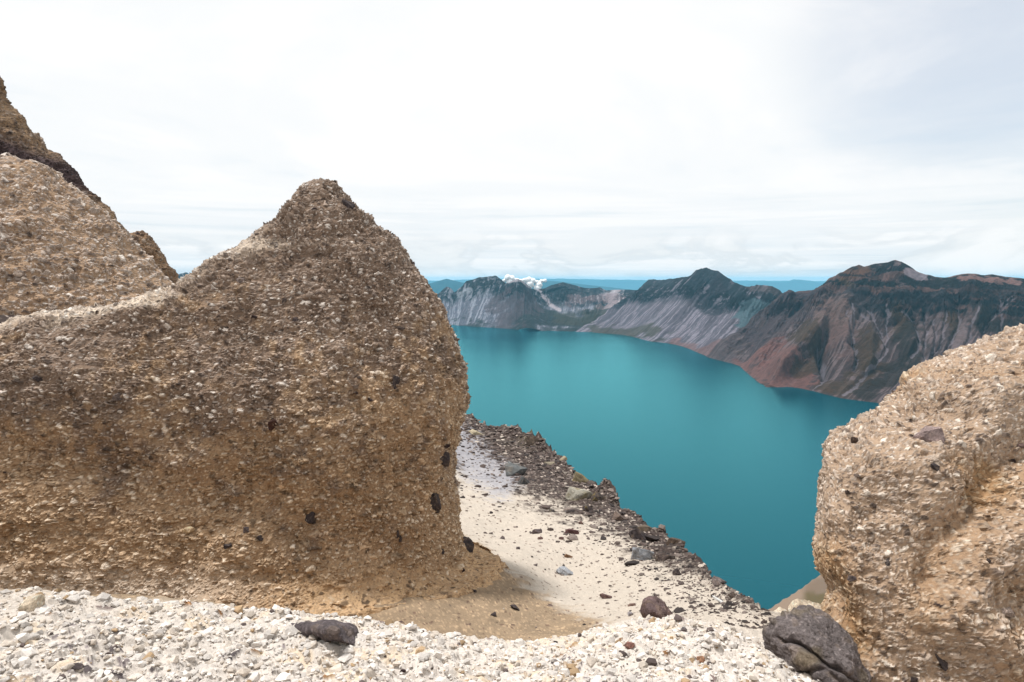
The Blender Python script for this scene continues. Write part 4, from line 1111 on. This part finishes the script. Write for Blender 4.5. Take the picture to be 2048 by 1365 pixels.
# ------------------------------------------------------------------ sky and sun
SUN_EL, SUN_AZ = math.radians(68), math.radians(-74)      # azimuth from +Y, negative = towards the left
w = bpy.data.worlds.new('World'); bpy.context.scene.world = w; w.use_nodes = True
nt = w.node_tree; N, L = nt.nodes, nt.links
N.clear()
out = N.new('ShaderNodeOutputWorld')
sky = N.new('ShaderNodeTexSky'); sky.sky_type = 'NISHITA'; sky.sun_disc = False; sky.sun_elevation = SUN_EL; sky.sun_rotation = SUN_AZ
bg1 = N.new('ShaderNodeBackground'); bg1.inputs['Strength'].default_value = .11; L.new(sky.outputs['Color'], bg1.inputs['Color'])
bg2 = N.new('ShaderNodeBackground'); bg2.inputs['Strength'].default_value = .80
mixs = N.new('ShaderNodeMixShader'); L.new(bg1.outputs[0], mixs.inputs[1]); L.new(bg2.outputs[0], mixs.inputs[2]); L.new(mixs.outputs[0], out.inputs['Surface'])
tc = N.new('ShaderNodeTexCoord'); sep = N.new('ShaderNodeSeparateXYZ'); L.new(tc.outputs['Generated'], sep.inputs[0])
def math_(op, a, b=None, clamp=False):
    n = N.new('ShaderNodeMath'); n.operation = op; n.use_clamp = clamp
    for i, x in enumerate((a, b)):
        if x is None: continue
        if isinstance(x, (int, float)): n.inputs[i].default_value = x
        else: L.new(x, n.inputs[i])
    return n.outputs[0]
def ramp(fac, stops, interp='EASE'):
    n = N.new('ShaderNodeValToRGB'); n.color_ramp.interpolation = interp
    els = n.color_ramp.elements
    while len(els) > 1: els.remove(els[-1])
    els[0].position = stops[0][0]; els[0].color = stops[0][1]
    for p, c in stops[1:]:
        e = els.new(p); e.color = c
    L.new(fac, n.inputs[0]); return n.outputs[0]
def noise(vec, scale, detail, rough=.55, dist=0):
    n = N.new('ShaderNodeTexNoise'); n.inputs['Scale'].default_value = scale; n.inputs['Detail'].default_value = detail; n.inputs['Roughness'].default_value = rough; n.inputs['Distortion'].default_value = dist
    L.new(vec, n.inputs['Vector']); return n.outputs['Fac']
zc = math_('ADD', math_('MAXIMUM', sep.outputs['Z'], 0.0), .10)
cmb = N.new('ShaderNodeCombineXYZ'); L.new(math_('DIVIDE', sep.outputs['X'], zc), cmb.inputs[0]); L.new(math_('DIVIDE', sep.outputs['Y'], zc), cmb.inputs[1])
hi = noise(cmb.outputs[0], .55, 7, .58, .6)
# streaky layers low over the horizon
cm2 = N.new('ShaderNodeCombineXYZ'); L.new(math_('MULTIPLY', sep.outputs['X'], 2.4), cm2.inputs[0]); L.new(math_('MULTIPLY', sep.outputs['Z'], 60), cm2.inputs[1]); L.new(sep.outputs['Y'], cm2.inputs[2])
lo = noise(cm2.outputs[0], 1.0, 6, .6, .3)
# heaped clouds standing on the horizon
cm3 = N.new('ShaderNodeCombineXYZ'); L.new(math_('MULTIPLY', sep.outputs['X'], 7), cm3.inputs[0]); L.new(math_('MULTIPLY', sep.outputs['Z'], 17), cm3.inputs[1]); L.new(math_('MULTIPLY', sep.outputs['Y'], 2), cm3.inputs[2])
cu = noise(cm3.outputs[0], .9, 8, .58, .5)
W1 = (1, 1, 1, 1)
def g(v): return (v, v, v, 1)
hicol = ramp(hi, [(.30, (.86, .91, .95, 1)), (.44, (.955, .97, .98, 1)), (.54, (1.0, 1.0, 1.0, 1))])
locol = ramp(lo, [(.33, (.66, .77, .84, 1)), (.47, (.87, .91, .94, 1)), (.60, (.98, .985, .99, 1))])
cucol = ramp(cu, [(.46, (.78, .82, .85, 1)), (.54, (.90, .92, .93, 1)), (.64, (1, 1, 1, 1))])
def mixrgb(f, a, b):
    n = N.new('ShaderNodeMix'); n.data_type = 'RGBA'; L.new(f, n.inputs['Factor']); L.new(a, n.inputs['A']); L.new(b, n.inputs['B']); return n.outputs['Result']
elow = ramp(sep.outputs['Z'], [(.0, g(1)), (.05, g(.85)), (.14, g(.0))])
c = mixrgb(elow, hicol, locol)
cum = math_('MULTIPLY', ramp(sep.outputs['Z'], [(0, g(1)), (.035, g(1)), (.085, g(0))]), ramp(cu, [(.42, g(0)), (.50, g(1))]))
c = mixrgb(cum, c, cucol)
L.new(c, bg2.inputs['Color'])
# a gap of blue in the upper corner
gap = N.new('ShaderNodeVectorMath'); gap.operation = 'DOT_PRODUCT'; L.new(tc.outputs['Generated'], gap.inputs[0])
gd = ray(2080, 0); gd /= np.linalg.norm(gd); gap.inputs[1].default_value = gd
gm = ramp(gap.outputs['Value'], [(.955, g(0)), (.997, g(1))])
cover = math_('SUBTRACT', 1.0, math_('MULTIPLY', gm, math_('MULTIPLY', ramp(hi, [(.40, g(1)), (.66, g(.2))]), .42)), True)
L.new(cover, mixs.inputs[0])

sl = bpy.data.lights.new('sun', 'SUN'); sl.energy = 3.5; sl.angle = math.radians(9); sl.color = (1, .985, .96)
so = bpy.data.objects.new('sun', sl); C.objects.link(so)
dirv = Vector((math.sin(SUN_AZ) * math.cos(SUN_EL), math.cos(SUN_AZ) * math.cos(SUN_EL), math.sin(SUN_EL)))
so.rotation_euler = dirv.to_track_quat('Z', 'Y').to_euler(); so.location = dirv * 50

# ------------------------------------------------------------------ camera and render settings
cam = bpy.data.cameras.new('camera'); cam.lens = 24; cam.sensor_width = 36; cam.clip_start = .05; cam.clip_end = 200000
co = bpy.data.objects.new('camera', cam); C.objects.link(co)
co.location = (0, 0, 0); co.rotation_euler = (math.pi / 2 - PITCH, 0, 0)
S = bpy.context.scene
S.camera = co
S.render.engine = 'CYCLES'
S.cycles.use_denoising = True; S.cycles.denoiser = 'OPENIMAGEDENOISE'; S.cycles.denoising_input_passes = 'RGB_ALBEDO_NORMAL'; S.cycles.denoising_prefilter = 'ACCURATE'
S.cycles.max_bounces = 6; S.cycles.diffuse_bounces = 3; S.cycles.volume_bounces = 1
S.view_settings.view_transform = 'Standard'; S.view_settings.look = 'None'; S.view_settings.exposure = .35; S.view_settings.gamma = 1
S.view_settings.use_curve_mapping = False
